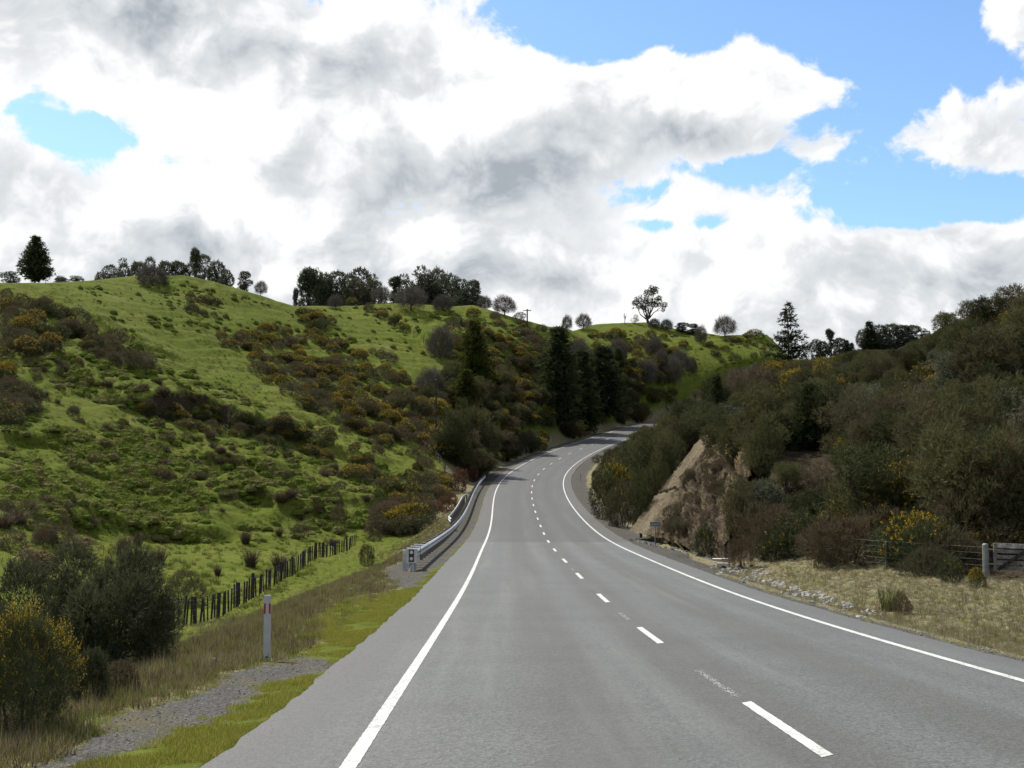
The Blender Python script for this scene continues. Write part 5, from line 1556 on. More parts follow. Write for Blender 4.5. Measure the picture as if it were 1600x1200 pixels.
def w_beam(s0, s1, off, zc, side=1, back=0.006):
    s = np.linspace(s0, s1, max(3, int((s1 - s0) / 1.0) + 1)); o = off(s)
    gp = road_pt(s, o); gz = np.minimum(ground(gp[:, 0], gp[:, 1]), gp[:, 2] - 0.02)
    rows = []
    for k in range(len(prof_w)):
        p = road_pt(s, o + side * prof_w[k, 0]); p[:, 2] = np.interp(s, S, RZ) - 0.1 + zc + prof_w[k, 1]; rows.append(p)
    fr = np.stack(rows, 1); bk = fr.copy()
    th = np.interp(s, S, TH); bk[..., 0] -= side * back * np.cos(th)[:, None]; bk[..., 1] += side * back * np.sin(th)[:, None]
    n, c = fr.shape[:2]
    P = np.concatenate([fr, bk[:, ::-1]], 1); c2 = 2 * c
    f = grid_faces(n, c2)
    i = np.arange(n - 1) * c2
    f = np.concatenate([f, np.stack([i + c2 - 1, i, i + c2, i + 2 * c2 - 1], 1)])
    return P.reshape(-1, 3), f


root = road_pt(RS0, float(rail_off(np.array([RS0]))[0])); root[2] = G(root[0], root[1])
gr = empty('guardrail', root, 'long galvanised steel guardrail along the left shoulder', 'guardrail')


def child(me, name, par, label=None):
    o = link(name, me, par, label=label); o.matrix_parent_inverse = mathutils_inv(par); return o


def mathutils_inv(par):
    import mathutils
    return (mathutils.Matrix.Translation(par.location) @ par.rotation_euler.to_matrix().to_4x4()).inverted()


edges = np.arange(RS0, RS1 + 0.1, 7.62 * 1.08)
for a, b in zip(edges[:-1], edges[1:]):
    v, f = w_beam(a, b + 0.25, rail_off, 0.60)
    child(mesh_from('rail', v, f, [M['galv']], smooth=False), 'rail', gr)
mbp = MB(); mbp.box((0, 0, 0.18), (0.14, 0.13, 1.06)); post_me = mbp.mesh('rail_post', M['railpost'])
mbp = MB(); mbp.box((0, 0, 0), (0.19, 0.13, 0.32)); block_me = mbp.mesh('block', M['railpost'])
mbp = MB(); mbp.box((0, 0, 0.21), (0.17, 0.15, 1.12)); spost_me = mbp.mesh('steel_post', M['galv'])
mbp = MB(); mbp.box((0, 0, 0), (0.30, 0.16, 0.30)); sblock_me = mbp.mesh('steel_block', M['galv'])
ps = np.arange(RS0 + 0.5, RS1 + 0.5, 1.905)
for k, s_ in enumerate(ps):
    o_ = float(rail_off(np.array([s_]))[0]); th = float(np.interp(s_, S, TH)); steel = k < 4
    bz = float(np.interp(s_, S, RZ)) - 0.1
    for me, nm, dx, dz in (((spost_me if steel else post_me), 'post', -(0.36 if steel else 0.27), 0.0), ((sblock_me if steel else block_me), 'block', -(0.15 if steel else 0.10), 0.60)):
        q = road_pt(s_, o_ + dx); q[2] = bz + dz
        c = child(me, nm, gr); c.location = [float(t) for t in q]; c.rotation_euler = (0, 0, -th)
# end terminal: impact head with a black and white marker plate, and its strut
hp = road_pt(RS0 - 0.15, float(rail_off(np.array([RS0]))[0]) - 0.06); hz = float(np.interp(RS0, S, RZ)) - 0.1
mb = MB(); mb.box((hp[0], hp[1] + 0.30, hz + 0.58), (0.36, 0.55, 0.44)); mb.box((hp[0] + 0.02, hp[1] + 0.95, hz + 0.60), (0.17, 0.8, 0.34))
head = child(mb.mesh('impact_head', M['galv']), 'impact_head', gr)
mb = MB(); mb.box((hp[0], hp[1] - 0.02, hz + 0.585), (0.40, 0.035, 0.54)); pl = child(mb.mesh('marker_plate', M['plate']), 'marker_plate', gr, 'cream end plate with a black panel and two round reflectors')
mb = MB(); mb.box((hp[0] - 0.01, hp[1] - 0.046, hz + 0.595), (0.185, 0.016, 0.44)); child_b = link('black_panel', mb.mesh('black_panel', M['black']), pl)
for dz in (0.485, 0.72):
    mb = MB(); mb.tube(np.array([[hp[0] - 0.01, hp[1] - 0.050, hz + dz], [hp[0] - 0.01, hp[1] - 0.066, hz + dz]]), 0.062, 18); c = link('round_reflector', mb.mesh('round_reflector', M['lens']), pl)
mb = MB(); mb.box((hp[0] + 0.02, hp[1] + 0.25, hz + 0.12), (0.26, 0.22, 0.9)); child(mb.mesh('end_post', M['galv']), 'end_post', gr)
for dx in (-0.14, 0.10):
    mb = MB(); mb.tube(np.array([[hp[0] + dx - 0.06, hp[1] - 0.10, hz - 0.22], [hp[0] + 0.05, hp[1] + 0.12, hz + 0.34]]), 0.020, 8); child(mb.mesh('anchor_strut', M['lens']), 'anchor_strut', gr)
# cable hoop behind the head
mb = MB(); th_ = np.linspace(0.2, 2.9, 9); hq = road_pt(RS0 + 1.55, float(rail_off(np.array([RS0 + 1.6]))[0]) + 0.10)
mb.tube(np.stack([hq[0] + 0.03 + 0 * th_, hq[1] + 0.05 * np.cos(th_ * 2), hz + 0.40 + 0.16 * th_ - 0.02], 1), 0.012, 6); child(mb.mesh('cable', M['black']), 'cable', gr)
# far end: bull-nose and a short end post
q = road_pt(RS1 + 0.3, float(rail_off(np.array([RS1]))[0]) - 0.1); mb = MB(); mb.tube(np.array([[q[0], q[1], q[2] - 0.4], [q[0], q[1], q[2] + 1.0]]), 0.05, 8); child(mb.mesh('end_post', M['galv']), 'end_post', gr)

# --- second rail behind the guardrail, over the culvert
r2s0, r2s1 = 86.0, 128.0


def rail2_off(s):
    return rail_off(s) - np.interp(s, [86, 90, 122, 128], [0.5, 0.85, 0.85, 0.55])


root2 = road_pt(r2s0, float(rail2_off(np.array([r2s0]))[0])); root2[2] = G(root2[0], root2[1])
g2 = empty('guardrail', root2, 'short pale second rail standing behind the long guardrail', 'guardrail')
ed = np.arange(r2s0, r2s1 + 0.1, 8.4)
for a, b in zip(ed[:-1], ed[1:]):
    v, f = w_beam(a, b + 0.2, rail2_off, 0.72, side=-1); child(mesh_from('rail', v, f, [M['galv']]), 'rail', g2)
for s_ in np.arange(r2s0 + 0.6, r2s1, 2.8):
    q = road_pt(s_, float(rail2_off(np.array([s_]))[0]) + 0.10); q[2] = float(np.interp(s_, S, RZ)) - 0.1
    c = child(post_me, 'post', g2); c.location = [float(t) for t in q]; c.scale = (1, 1, 1.12)

# --- stock fence in the paddock: thick posts, slim battens, wires
FP = [(-11.4, 30.0), (-12.4, 44.0), (-13.2, 60.0), (-14.0, 78.0), (-14.2, 92.0), (-13.6, 106.0)]


def fence(poly, label, bsp, every, ph, bh, pr_, bw, wires, cat='fence', group=None):
    P_ = np.array(poly, float); L = np.concatenate([[0], np.cumsum(np.linalg.norm(np.diff(P_, axis=0), axis=1))])
    b0 = np.array([P_[0, 0], P_[0, 1], G(*P_[0])]); root = empty('stock_fence', b0, label, cat, group)
    mb = MB(); mb.tube(np.array([[0, 0, -0.3], [0, 0, ph * 0.96], [0, 0, ph]]), [pr_, pr_, pr_ * 0.9], 8); pm = mb.mesh('post', M['postwood'])
    mb = MB(); mb.box((0, 0, bh / 2 + 0.03), (bw, bw * 0.8, bh)); bm_ = mb.mesh('batten', M['postwood'])
    ds_ = np.arange(0, L[-1], bsp); tops = []
    rr = np.random.default_rng(5)
    for k, d_ in enumerate(ds_):
        x = float(np.interp(d_, L, P_[:, 0]) + rr.normal(0, 0.03)); y = float(np.interp(d_, L, P_[:, 1]) + rr.normal(0, 0.05)); z = G(x, y)
        isp = k % every == 0
        c = child(pm if isp else bm_, 'post' if isp else 'batten', root); c.location = (x, y, z + (0 if isp else rr.uniform(-0.04, 0.05)))
        c.rotation_euler = (rr.normal(0, 0.03), rr.normal(0, 0.035), rr.uniform(0, 3.1)); c.scale = (1, 1, rr.uniform(0.93, 1.06))
        tops.append((x, y, z))
    tops = np.array(tops)
    for wz in wires:
        mb = MB(); mb.tube(tops + np.array([0, 0, wz]), 0.004, 4, False); child(mb.mesh('wire', M['wire']), 'wire', root)
    return root


fence(FP, 'dark timber post and batten stock fence along the near side of the paddock', 0.80, 6, 1.2, 1.08, 0.085, 0.068, (0.2, 0.4, 0.62, 0.85, 1.0))
f2 = [hit(660, 700), hit(668, 690), hit(676, 710), hit(690, 728), hit(697, 745)]
f2 = sorted([(float(a[0]), float(a[1])) for a in f2], key=lambda t: -t[1])
fence(f2, 'short run of grey fence posts on the slope below the utility pole', 1.6, 3, 1.2, 1.05, 0.08, 0.06, (0.3, 0.6, 0.9))

# --- utility poles
q = hit(681, 694); q[2] = G(q[0], q[1]); mb = MB(); hpole = (694 - 600) / F_PX * q[1] + 0.6
mb.tube(np.array([[q[0], q[1], q[2] - 0.6], [q[0] + 0.03, q[1], q[2] + hpole]]), [0.13, 0.10], 10)
pole = mesh_from('pole', np.concatenate(mb.v) - q, [np.concatenate(mb.q), np.concatenate(mb.t)], [M['postwood']])
pr0 = empty('utility_pole', q, 'bare timber utility pole among the gorse left of the bend', 'pole'); link('pole', pole, pr0)
mb = MB(); mb.tube(np.array([[0, 0, hpole - 0.02], [0.03, 0, hpole + 0.03]]), 0.12, 10); link('cap', mb.mesh('cap', M['galv']), pr0)
q = at(824, 292)
d = px_dir(824, 483); htop = CAM_Z + d[2] / d[1] * q[1] - q[2]
pr1 = empty('utility_pole', q, 'far utility pole with a crossarm on the ridge shoulder', 'pole')
mb = MB(); mb.tube(np.array([[0, 0, -0.5], [0, 0, htop]]), [0.19, 0.15], 8); link('pole', mb.mesh('pole', M['postwood']), pr1)
mb = MB(); mb.box((0, 0, htop - 0.35), (1.9, 0.16, 0.16)); link('crossarm', mb.mesh('crossarm', M['postwood']), pr1)
for dx in (-0.85, -0.3, 0.3, 0.85):
    mb = MB(); mb.tube(np.array([[dx, 0, htop - 0.27], [dx, 0, htop - 0.08]]), [0.06, 0.05], 6); link('insulator', mb.mesh('insulator', M['lens']), pr1)

# --- small roadside name sign by the cutting
q = hit(1024, 851); sg = empty('road_sign', q, 'small grey green name sign on a pale post below the clay cutting', 'sign', rotz=0.0)
mb = MB(); mb.box((0, 0, 0.62), (0.06, 0.06, 1.55)); link('sign_post', mb.mesh('sign_post', M['signpost']), sg)
mb = MB(); mb.box((0, -0.05, 1.22), (0.66, 0.03, 0.30)); fc = link('sign_face', mb.mesh('sign_face', M['signface']), sg)
mb = MB()
for z in (1.352, 1.088): mb.box((0, -0.069, z), (0.64, 0.008, 0.022))
for x in (-0.315, 0.315): mb.box((x, -0.069, 1.22), (0.022, 0.008, 0.24))
link('border', mb.mesh('border', M['white']), fc)
mb = MB(); rr = np.random.default_rng(3)
x = -0.25
while x < 0.24:                      # the name is only a smear of small strokes at this distance
    w_ = rr.uniform(0.018, 0.04); mb.box((x, -0.069, 1.22 + rr.uniform(-0.01, 0.01)), (w_, 0.008, rr.uniform(0.06, 0.10))); x += w_ + rr.uniform(0.012, 0.03)
link('lettering', mb.mesh('lettering', M['white']), fc)

# --- culvert headwall, lid and marker stakes
q = hit(1130, 888); hw = empty('culvert_headwall', q, 'white concrete culvert headwall with an arched pipe mouth by the right shoulder', 'culvert', rotz=-0.25)
W_, H_ = 0.52, 0.22
pts = [(-W_ / 2, H_), (W_ / 2, H_), (W_ / 2, -0.12), (0.17, -0.12)] + [(0.02 + 0.15 * math.cos(t), -0.04 + 0.15 * math.sin(t)) for t in np.linspace(0.1, math.pi - 0.1, 9)] + [(-0.13, -0.12), (-W_ / 2, -0.12)]
fr = np.array([(x, -0.08, z) for x, z in pts]); bk = fr + np.array([0, 0.16, 0]); n = len(pts)
me = bpy.data.meshes.new('headwall'); me.from_pydata([tuple(t) for t in np.vstack([fr, bk])], [], [list(range(n))[::-1], list(range(n, 2 * n))] + [[i, (i + 1) % n, n + (i + 1) % n, n + i] for i in range(n)]); me.materials.append(M['concrete'])
link('headwall', me, hw)
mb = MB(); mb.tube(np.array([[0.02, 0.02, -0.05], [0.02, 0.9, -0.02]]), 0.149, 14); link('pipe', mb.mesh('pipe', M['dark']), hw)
q = hit(1125, 875); cl = empty('concrete_lid', q, 'flat white concrete lid lying behind the culvert headwall', 'concrete lid', rotz=-0.2)
mb = MB(); mb.box((-0.14, 0, 0.03), (0.42, 0.5, 0.07)); link('slab', mb.mesh('slab', M['concrete']), cl)
mb = MB(); mb.box((0.26, 0.05, 0.05), (0.30, 0.35, 0.05)); link('slab', mb.mesh('slab2', M['concrete']), cl)
for px, base, hh, lab in [(1138, 876, 0.75, 'thin grey stake behind the culvert headwall'), (1141, 874, 0.62, 'shorter thin stake right beside the first one at the culvert')]:
    q = hit(px, base); mb = MB(); mb.box((0, 0, hh / 2 - 0.1), (0.03, 0.03, hh + 0.2)); mb.box((0, 0, hh + 0.01), (0.035, 0.035, 0.03))
    link('marker_stake', mb.mesh('marker_stake', M['signpost']), loc=q, label=lab, cat='stake')

# --- timber gate and wire fence on the right
gp = hit(1541, 904); Dg = gp[1]
gdir = np.array([0.80, -0.60, 0]); gdir /= np.linalg.norm(gdir)
gl_, gh = 3.4, (904 - 866) / F_PX * Dg + 0.12
gate = empty('timber_gate', gp + gdir * 0.25, 'weathered timber farm gate with a diagonal brace at the right edge', 'gate')
zb = max(G(*(gp + gdir * 0.25)[:2]), G(*(gp + gdir * gl_)[:2]) - 0.1) - gp[2]


def gpt(t, z, out=0.0):
    nrm = np.array([-gdir[1], gdir[0], 0]) * -1
    return gdir * t + np.array([0, 0, z + zb]) + nrm * out


for k, z in enumerate(np.linspace(0.18, gh - 0.02, 5)):
    mb = MB(); mb.beam(gpt(0.0, z), gpt(gl_, z), 0.04, 0.115 if k < 4 else 0.15); o = link('board', mb.mesh('board', M['greywood' if k < 4 else 'palewood']), gate)
for t in (0.06, 1.25, gl_ - 0.1):
    mb = MB(); mb.beam(gpt(t, 0.05, 0.045), gpt(t, gh + 0.05, 0.045), 0.10, 0.04); link('stile', mb.mesh('stile', M['greywood']), gate)
mb = MB(); mb.beam(gpt(0.15, 0.12, 0.088), gpt(1.2, gh - 0.02, 0.088), 0.04, 0.11); link('brace', mb.mesh('brace', M['postwood']), gate)
for z in (0.3, gh - 0.15):
    mb = MB(); mb.beam(gpt(-0.2, z, 0.03), gpt(0.3, z, 0.03), 0.02, 0.04); link('hinge', mb.mesh('hinge', M['wire']), gate)
mb = MB(); mb.tube(np.array([[0, 0, -0.4], [0, 0, gh + 0.18], [0, 0, gh + 0.22]]), [0.11, 0.10, 0.07], 10)
link('gate_post', mb.mesh('gate_post', M['signpost']), loc=gp - np.array([0, 0, 0.0]), label='pale round timber post that the gate hangs from', cat='post')
wf = empty('wire_fence', gp, 'wire fence on slim posts running left from the gate post', 'fence')
fpts = [gp + np.array([-0.12, 0, 0])]
for px, base in ((1391, 893), (1332, 886), (1290, 876)):
    fpts.append(hit(px, base) + np.array([0, 0.5, 0]))
for z in (0.25, 0.45, 0.66, 0.88, 1.08):
    mb = MB(); mb.tube(np.array([p - gp + np.array([0, 0, z * 0.95]) for p in fpts]), 0.004, 5, False); link('wire', mb.mesh('wire', M['wire']), wf)
for p in fpts[1:]:
    p = p.copy(); p[2] = G(p[0], p[1]); mb = MB(); mb.tube(np.array([p - gp + np.array([0, 0, -0.3]), p - gp + np.array([0.02, 0, 1.05])]), [0.045, 0.04], 7); link('post', mb.mesh('post', M['signpost']), wf)

# --- driftwood stick by the marker post
q = hit(358, 1037); r = np.random.default_rng(8); mb = MB()
mb.tube(wiggle(r, (-0.25, 0.1, 0.05), (0.25, -0.05, 0.02), 7, 0.012), np.linspace(0.022, 0.010, 7), 6); mb.tube(wiggle(r, (-0.05, 0.03, 0.04), (-0.14, 0.05, 0.14), 4, 0.01), np.linspace(0.014, 0.006, 4), 5)
mb.tube(wiggle(r, (0.05, 0.0, 0.03), (0.2, 0.12, 0.08), 4, 0.01), np.linspace(0.012, 0.005, 4), 5)
link('dead_branch', mb.mesh('dead_branch', M['palebark']), loc=q, label='pale dead branch lying at the edge of the gravel strip', cat='branch')


# ------------------------------------------------------------------ uncountable cover: grasses, turf tussocks, stones
def blade_clump(seed, n, h, rad, wd, mat, lean=0.7):
    r = np.random.default_rng(seed)
    a = r.uniform(0, 6.28, n); q = rad * np.sqrt(r.uniform(0, 1, n)); hh = h * r.uniform(0.5, 1.2, n); ln_ = r.uniform(0.05, lean, n)
    B = np.stack([q * np.cos(a), q * np.sin(a), np.full(n, -0.02)], 1); a2 = r.uniform(0, 6.28, n)
    T_ = B + np.stack([np.cos(a2) * ln_ * hh, np.sin(a2) * ln_ * hh, hh], 1)
    sd_ = np.stack([-np.sin(a2), np.cos(a2), 0 * a2], 1) * wd / 2
    V = np.stack([B - sd_, B + sd_, T_], 1).reshape(-1, 3)
    return mesh_from('clump', V, np.arange(3 * n).reshape(-1, 3), [M[mat]], attrs={'tone': np.repeat(np.clip(r.normal(0.5, 0.25, n), 0, 1), 3)})


def hummock(seed, mat_soil):
    """a turf clod: a low lumpy dome with a grass skin of blades"""
    r = np.random.default_rng(seed); nu, nv = 12, 5
    a = np.linspace(0, 2 * np.pi, nu, endpoint=False); el_ = np.linspace(0, 1.45, nv)
    R_ = 0.5 * (1 + 0.25 * perlin(np.cos(a) * 2 + seed, np.sin(a) * 2, 3))
    V = [];
    for t in el_:
        for j in range(nu): V.append((R_[j] * math.cos(t) ** 0.8 * math.cos(a[j]), R_[j] * math.cos(t) ** 0.8 * math.sin(a[j]), 0.34 * math.sin(t) - 0.05))
    V = np.array(V); V += r.normal(0, 0.025, V.shape)
    Q = [[i * nu + j, i * nu + (j + 1) % nu, (i + 1) * nu + (j + 1) % nu, (i + 1) * nu + j] for i in range(nv - 1) for j in range(nu)]
    n = 50
    i = r.integers(nu, len(V), n); B = V[i] + r.normal(0, 0.05, (n, 3)); d_ = unit(np.stack([B[:, 0], B[:, 1], 0.5 + 0 * B[:, 0]], 1) + 0.3 * r.normal(size=(n, 3)))
    v2, f2_, t2 = leaves(r, B, d_, 2, 0.05, 0.14, 0.03, 0.5, 0.1)
    return mesh_from('hummock', np.vstack([V, v2]), [np.array(Q), f2_ + len(V)], [M['turf']], attrs={'tone': np.concatenate([np.clip(r.normal(0.45, 0.1, len(V)), 0, 1), t2])})


def stuff(name, srcs, pts, rotz, scl, which, label, cat=None, tilt=None):
    """instances of a few small source meshes on a cloud of points (geometry nodes)"""
    n = len(pts)
    me = bpy.data.meshes.new(name); me.vertices.add(n); me.vertices.foreach_set('co', np.asarray(pts, np.float32).ravel())
    rot = np.zeros((n, 3), np.float32); rot[:, 2] = rotz
    if tilt is not None: rot[:, :2] = tilt
    a = me.attributes.new('rot', 'FLOAT_VECTOR', 'POINT'); a.data.foreach_set('vector', rot.ravel())
    a = me.attributes.new('scl', 'FLOAT_VECTOR', 'POINT'); a.data.foreach_set('vector', np.asarray(scl, np.float32).ravel())
    a = me.attributes.new('which', 'INT', 'POINT'); a.data.foreach_set('value', np.asarray(which, np.int32))
    o = link(name, me, kind='stuff', label=label)
    ng = bpy.data.node_groups.new(name, 'GeometryNodeTree')
    ng.interface.new_socket('Geometry', in_out='INPUT', socket_type='NodeSocketGeometry'); ng.interface.new_socket('Geometry', in_out='OUTPUT', socket_type='NodeSocketGeometry')
    N = ng.nodes; Lk = ng.links
    gi = N.new('NodeGroupInput'); go_ = N.new('NodeGroupOutput'); join = N.new('GeometryNodeJoinGeometry')
    def attr(nm, tp):
        x = N.new('GeometryNodeInputNamedAttribute'); x.data_type = tp; x.inputs['Name'].default_value = nm; return x.outputs['Attribute']
    ra = attr('rot', 'FLOAT_VECTOR'); sa = attr('scl', 'FLOAT_VECTOR'); wa = attr('which', 'INT')
    for k, sm in enumerate(srcs):
        so_ = bpy.data.objects.new('%s_piece' % name, sm)
        oi = N.new('GeometryNodeObjectInfo'); oi.inputs['Object'].default_value = so_
        cmp_ = N.new('FunctionNodeCompare'); cmp_.data_type = 'INT'; cmp_.operation = 'EQUAL'; Lk.new(wa, cmp_.inputs[2]); cmp_.inputs[3].default_value = k
        ip = N.new('GeometryNodeInstanceOnPoints'); Lk.new(gi.outputs[0], ip.inputs['Points']); Lk.new(cmp_.outputs[0], ip.inputs['Selection']); Lk.new(oi.outputs['Geometry'], ip.inputs['Instance'])
        Lk.new(ra, ip.inputs['Rotation']); Lk.new(sa, ip.inputs['Scale']); Lk.new(ip.outputs[0], join.inputs[0])
    Lk.new(join.outputs[0], go_.inputs[0])
    md = o.modifiers.new('scatter', 'NODES'); md.node_group = ng
    return o


SR = np.random.default_rng(2024)
for kind, nm, lb in (('gorse', 'gorse_scrub', 'small far gorse bushes scattered over the slopes'), ('dryshrub', 'dry_scrub', 'small far dry bushes scattered over the slopes')):
    if REST[kind]:
        R__ = REST[kind]
        stuff(nm, [joined(v_) for v_ in VAR[kind]], np.array([t[2] for t in R__]), SR.uniform(0, 6.28, len(R__)), np.array([t[6] for t in R__]), [t[1] for t in R__], lb)


def scatter_world(n, x0, x1, y0, y1, test, power=1.0):
    """random ground points; nearer ground gets more of them"""
    t = SR.uniform(0, 1, n); y = np.exp(math.log(y0 + 6) + t * (math.log(y1 + 6) - math.log(y0 + 6))) - 6
    u = SR.uniform(0, 1, n); lo = x0(y); hi = x1(y); x = lo + u * (hi - lo)
    s, o = road_coords(x, y); k = test(x, y, s, o)
    x, y = x[k], y[k]
    return np.stack([x, y, ground(x, y)], 1)


def eLf(s, o): return -o - np.interp(s, S, EL_)
def eRf(s, o): return o - np.interp(s, S, ER_)


def zone_at(x, y):
    r = np.clip(np.round(np.interp(y, VV, np.arange(len(VV)))).astype(int), 0, len(VV) - 1); c = np.clip(np.round(np.interp(x / (y + YB), U, np.arange(NU))).astype(int), 0, NU - 1)
    return zone.reshape(_shape + (4,))[r, c]


def put(name, srcs, P_, s_lo, s_hi, label, zs=(0.8, 1.2), sink=0.0, tilt=0.0):
    n = len(P_); sc_ = SR.uniform(s_lo, s_hi, n)
    scl = np.stack([sc_, sc_, sc_ * SR.uniform(*zs, n)], 1); P_ = P_ - np.array([0, 0, sink])
    stuff(name, srcs, P_, SR.uniform(0, 6.28, n), scl, SR.integers(0, len(srcs), n), label, tilt=SR.normal(0, tilt, (n, 2)) if tilt else None)
    print(name, n)


# short green verge grass by the left seal edge
def t_green(x, y, s, o):
    z = zone_at(x, y); return (o < 0) & (eLf(s, o) > -0.02) & (eLf(s, o) < 3.5) & (z[:, 0] < 0.35 + 0.3 * SR.uniform(size=len(x))) & (z[:, 1] < 0.25 + 0.6 * SR.uniform(size=len(x)) ** 2) & (s < 60) & (fbm(x / 0.8, y / 0.8, 3, 95) > -0.28 + 0.2 * SR.uniform(size=len(x)))


P_ = scatter_world(120000, lambda y: -4.8 + 0 * y, lambda y: -1.0 + 0 * y, 5.0, 45, t_green)
put('grass', [blade_clump(600 + i, 16, 0.055, 0.06, 0.007, 'grass', 1.0) for i in range(3)], P_, 0.6, 1.3, 'short green and yellow grass of the left verge')


def t_dryL(x, y, s, o):
    z = zone_at(x, y); e_ = eLf(s, o); return (o < 0) & (e_ > 0.8) & (z[:, 1] < 0.5) & (e_ < 10.5) & (SR.uniform(size=len(x)) < np.clip(z[:, 0] + 0.15, 0, 1)) & (s < 175)


P_ = scatter_world(60000, lambda y: -16 + 0 * y, lambda y: -2.4 + 0 * y, 8, 120, t_dryL)
put('grass', [blade_clump(620 + i, 24, 0.17, 0.16, 0.011, 'dry', 1.3) for i in range(3)] + [blade_clump(630 + i, 24, 0.15, 0.15, 0.012, 'turf', 1.2) for i in range(3)] + [blade_clump(634, 18, 0.22, 0.12, 0.012, 'rush', 0.9), blade_clump(635, 10, 0.34, 0.05, 0.009, 'dry', 0.6)], P_, 0.35, 1.05, 'long dry grass on the bank between verge and stock fence')


def t_dryR(x, y, s, o):
    z = zone_at(x, y); e_ = eRf(s, o); return (o > 0) & (e_ > 0.35) & (z[:, 2] < 0.55) & (SR.uniform(size=len(x)) < 0.06 + 0.94 * sstep(1.0, 2.2, e_ + 0.5 * fbm(x / 1.5, y / 1.5, 2, 90))) & (s < 52)


P_ = scatter_world(70000, lambda y: 5 + 0 * y, lambda y: 10 + 0.5 * y, 13, 56, t_dryR)
put('grass', [blade_clump(640 + i, 20, 0.085, 0.11, 0.010, 'straw', 1.3) for i in range(5)] + [blade_clump(646, 18, 0.09, 0.11, 0.010, 'grass', 1.2), blade_clump(644, 12, 0.24, 0.06, 0.010, 'dry', 0.8)], P_, 0.5, 1.2, 'dry straw coloured grass of the right verge', zs=(0.5, 1.3))

# turf hummocks and tussocks over the pasture slopes
def hill_pts(n, poly, dens):
    out = []
    P0 = np.array(poly, float)
    px = SR.uniform(P0[:, 0].min(), P0[:, 0].max(), n); py = SR.uniform(P0[:, 1].min(), P0[:, 1].max(), n)
    k = in_poly(px, py, poly); px, py = px[k], py[k]
    for a, b in zip(px, py):
        h_ = hit(a, b)
        if h_[1] > 370: continue
        out.append(h_)
    out = np.array(out)
    v = fbm(out[:, 0] / 14, out[:, 1] / 14, 3, 77); w = fbm(out[:, 0] / 3.0, out[:, 1] / 3.0, 2, 79)
    return out[(v + 0.6 * w + SR.normal(0, 0.15, len(out))) > dens]


HM = [hummock(700 + i, None) for i in range(4)]
A_ = hill_pts(6500, [(0, 470), (120, 500), (260, 560), (420, 640), (700, 730), (640, 790), (560, 830), (400, 850), (220, 845), (0, 800)], 0.12)
B_ = hill_pts(1500, [(100, 440), (300, 440), (460, 490), (560, 480), (760, 490), (700, 560), (560, 540), (330, 520), (200, 520)], 0.1)
C_ = hill_pts(1400, [(690, 500), (850, 510), (860, 600), (760, 640), (700, 600)], -0.3)
D_ = hill_pts(500, [(900, 515), (1200, 525), (1200, 570), (1080, 600), (1000, 560)], 0.0)
P_ = np.concatenate([A_, B_, C_, D_]); sO = road_coords(P_[:, 0], P_[:, 1])[1]; P_ = P_[abs(sO) > 9]
put('turf_hummocks', HM, P_, 0.4, 1.5, 'grassy turf hummocks all over the left hillside', zs=(0.7, 1.5), sink=0.05)
TU = [blade_clump(720 + i, 26, 0.30, 0.22, 0.035, 'turf', 1.0) for i in range(4)]
A_ = hill_pts(11000, [(0, 450), (230, 434), (430, 470), (600, 475), (740, 480), (850, 510), (860, 600), (720, 740), (600, 830), (400, 950), (260, 960), (0, 820)], -0.35)
D_ = hill_pts(700, [(880, 515), (1200, 522), (1200, 570), (1080, 600), (1000, 560)], -0.3)
P_ = np.concatenate([A_, D_]); sO = road_coords(P_[:, 0], P_[:, 1])[1]; P_ = P_[abs(sO) > 11]
put('pasture_grass', TU, P_, 0.4, 1.3, 'rough pasture grass tufts on hillside and paddock', zs=(0.5, 1.3))

# rubble at the foot of the cutting
ST = []
for i in range(5):
    v_, f_ = mk_stone(800 + i); ST.append(mesh_from('stone', v_, f_, [M['stone']]))
CH = []
for i in range(4):
    v_, f_ = mk_stone(820 + i); CH.append(mesh_from('chip', v_, f_, [M['chip']]))


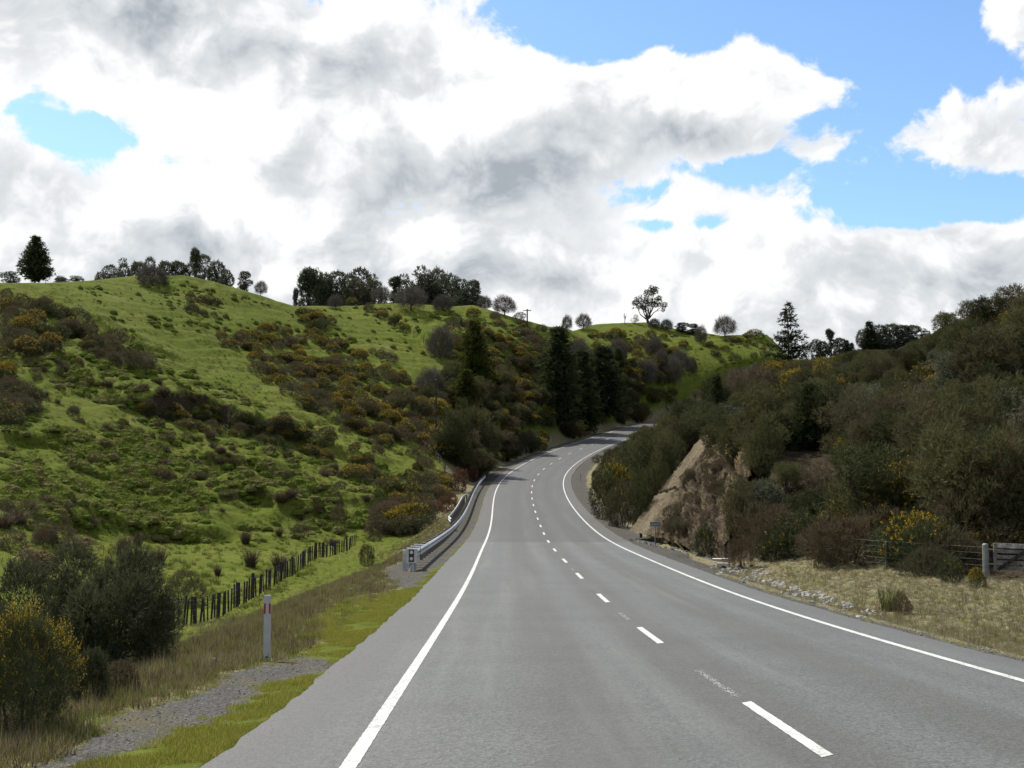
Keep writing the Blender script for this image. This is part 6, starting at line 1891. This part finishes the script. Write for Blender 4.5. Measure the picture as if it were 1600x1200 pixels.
rub = []
for k in range(150):
    a = SR.uniform(0.02, 0.8); p = BANK[0] * (1 - a) + BANK[1] * a + np.array([0.9 * math.sin(a * 3.14) - abs(SR.normal(0, 0.55)), SR.normal(0, 0.3), 0]); p[2] = G(p[0], p[1]); rub.append(p)
rub = np.array(rub); so_, oo_ = road_coords(rub[:, 0], rub[:, 1]); rub = rub[(oo_ - np.interp(so_, S, ER_)) > 0.3]
put('stones', CH, rub, 0.08, 0.34, 'broken clay and stone rubble at the foot of the cutting', sink=0.02, tilt=0.6)


def t_grav(x, y, s, o):
    z = zone_at(x, y); return (o < 0) & (eLf(s, o) > -0.12) & (z[:, 1] + 0.06 > SR.uniform(size=len(x)))


P_ = scatter_world(26000, lambda y: -6.5 + 0 * y, lambda y: -1.2 + 0 * y, 6, 60, t_grav)
put('gravel', CH, P_, 0.015, 0.055, 'loose grey gravel on the left shoulder', sink=0.004, tilt=0.6)


def t_gravR(x, y, s, o):
    e_ = eRf(s, o); return (o > 0) & (e_ > 0.0) & (e_ < np.where(s > 46, 2.2, 0.7))


P_ = scatter_world(12000, lambda y: 5 + 0 * y, lambda y: 9 + 0 * y, 10, 90, t_gravR)
put('gravel', CH, P_, 0.02, 0.07, 'loose grey gravel on the right shoulder', sink=0.004, tilt=0.6)
cl_px = [(1160, 888, 16, 5), (1140, 892, 24, 6), (1185, 898, 20, 6), (1215, 912, 16, 6), (1240, 922, 14, 5), (1290, 938, 16, 5), (1325, 948, 12, 4), (1362, 960, 14, 5), (1120, 886, 20, 5), (1265, 930, 14, 5), (1180, 905, 18, 5)]
pts = []
for a, b, ra, rb in cl_px:
    for k in range(34):
        pts.append(hit(a + SR.normal(0, ra * 0.6), b + SR.normal(0, rb * 0.6)))
pts = np.array(pts); so_, oo_ = road_coords(pts[:, 0], pts[:, 1]); pts = pts[eRf(so_, oo_) > 0.35]
put('stones', ST, pts, 0.10, 0.32, 'pale grey stones lining the drain beside the right shoulder', sink=0.02, tilt=0.5)
pts = np.array([hit(750 + SR.normal(0, 8), 752 + SR.normal(0, 9)) for k in range(90)]); so_, oo_ = road_coords(pts[:, 0], pts[:, 1]); pts = pts[eLf(so_, oo_) > 1.6]
if len(pts): put('stones', ST, pts, 0.15, 0.5, 'grey rubble behind the far end of the guardrail', sink=0.05, tilt=0.5)
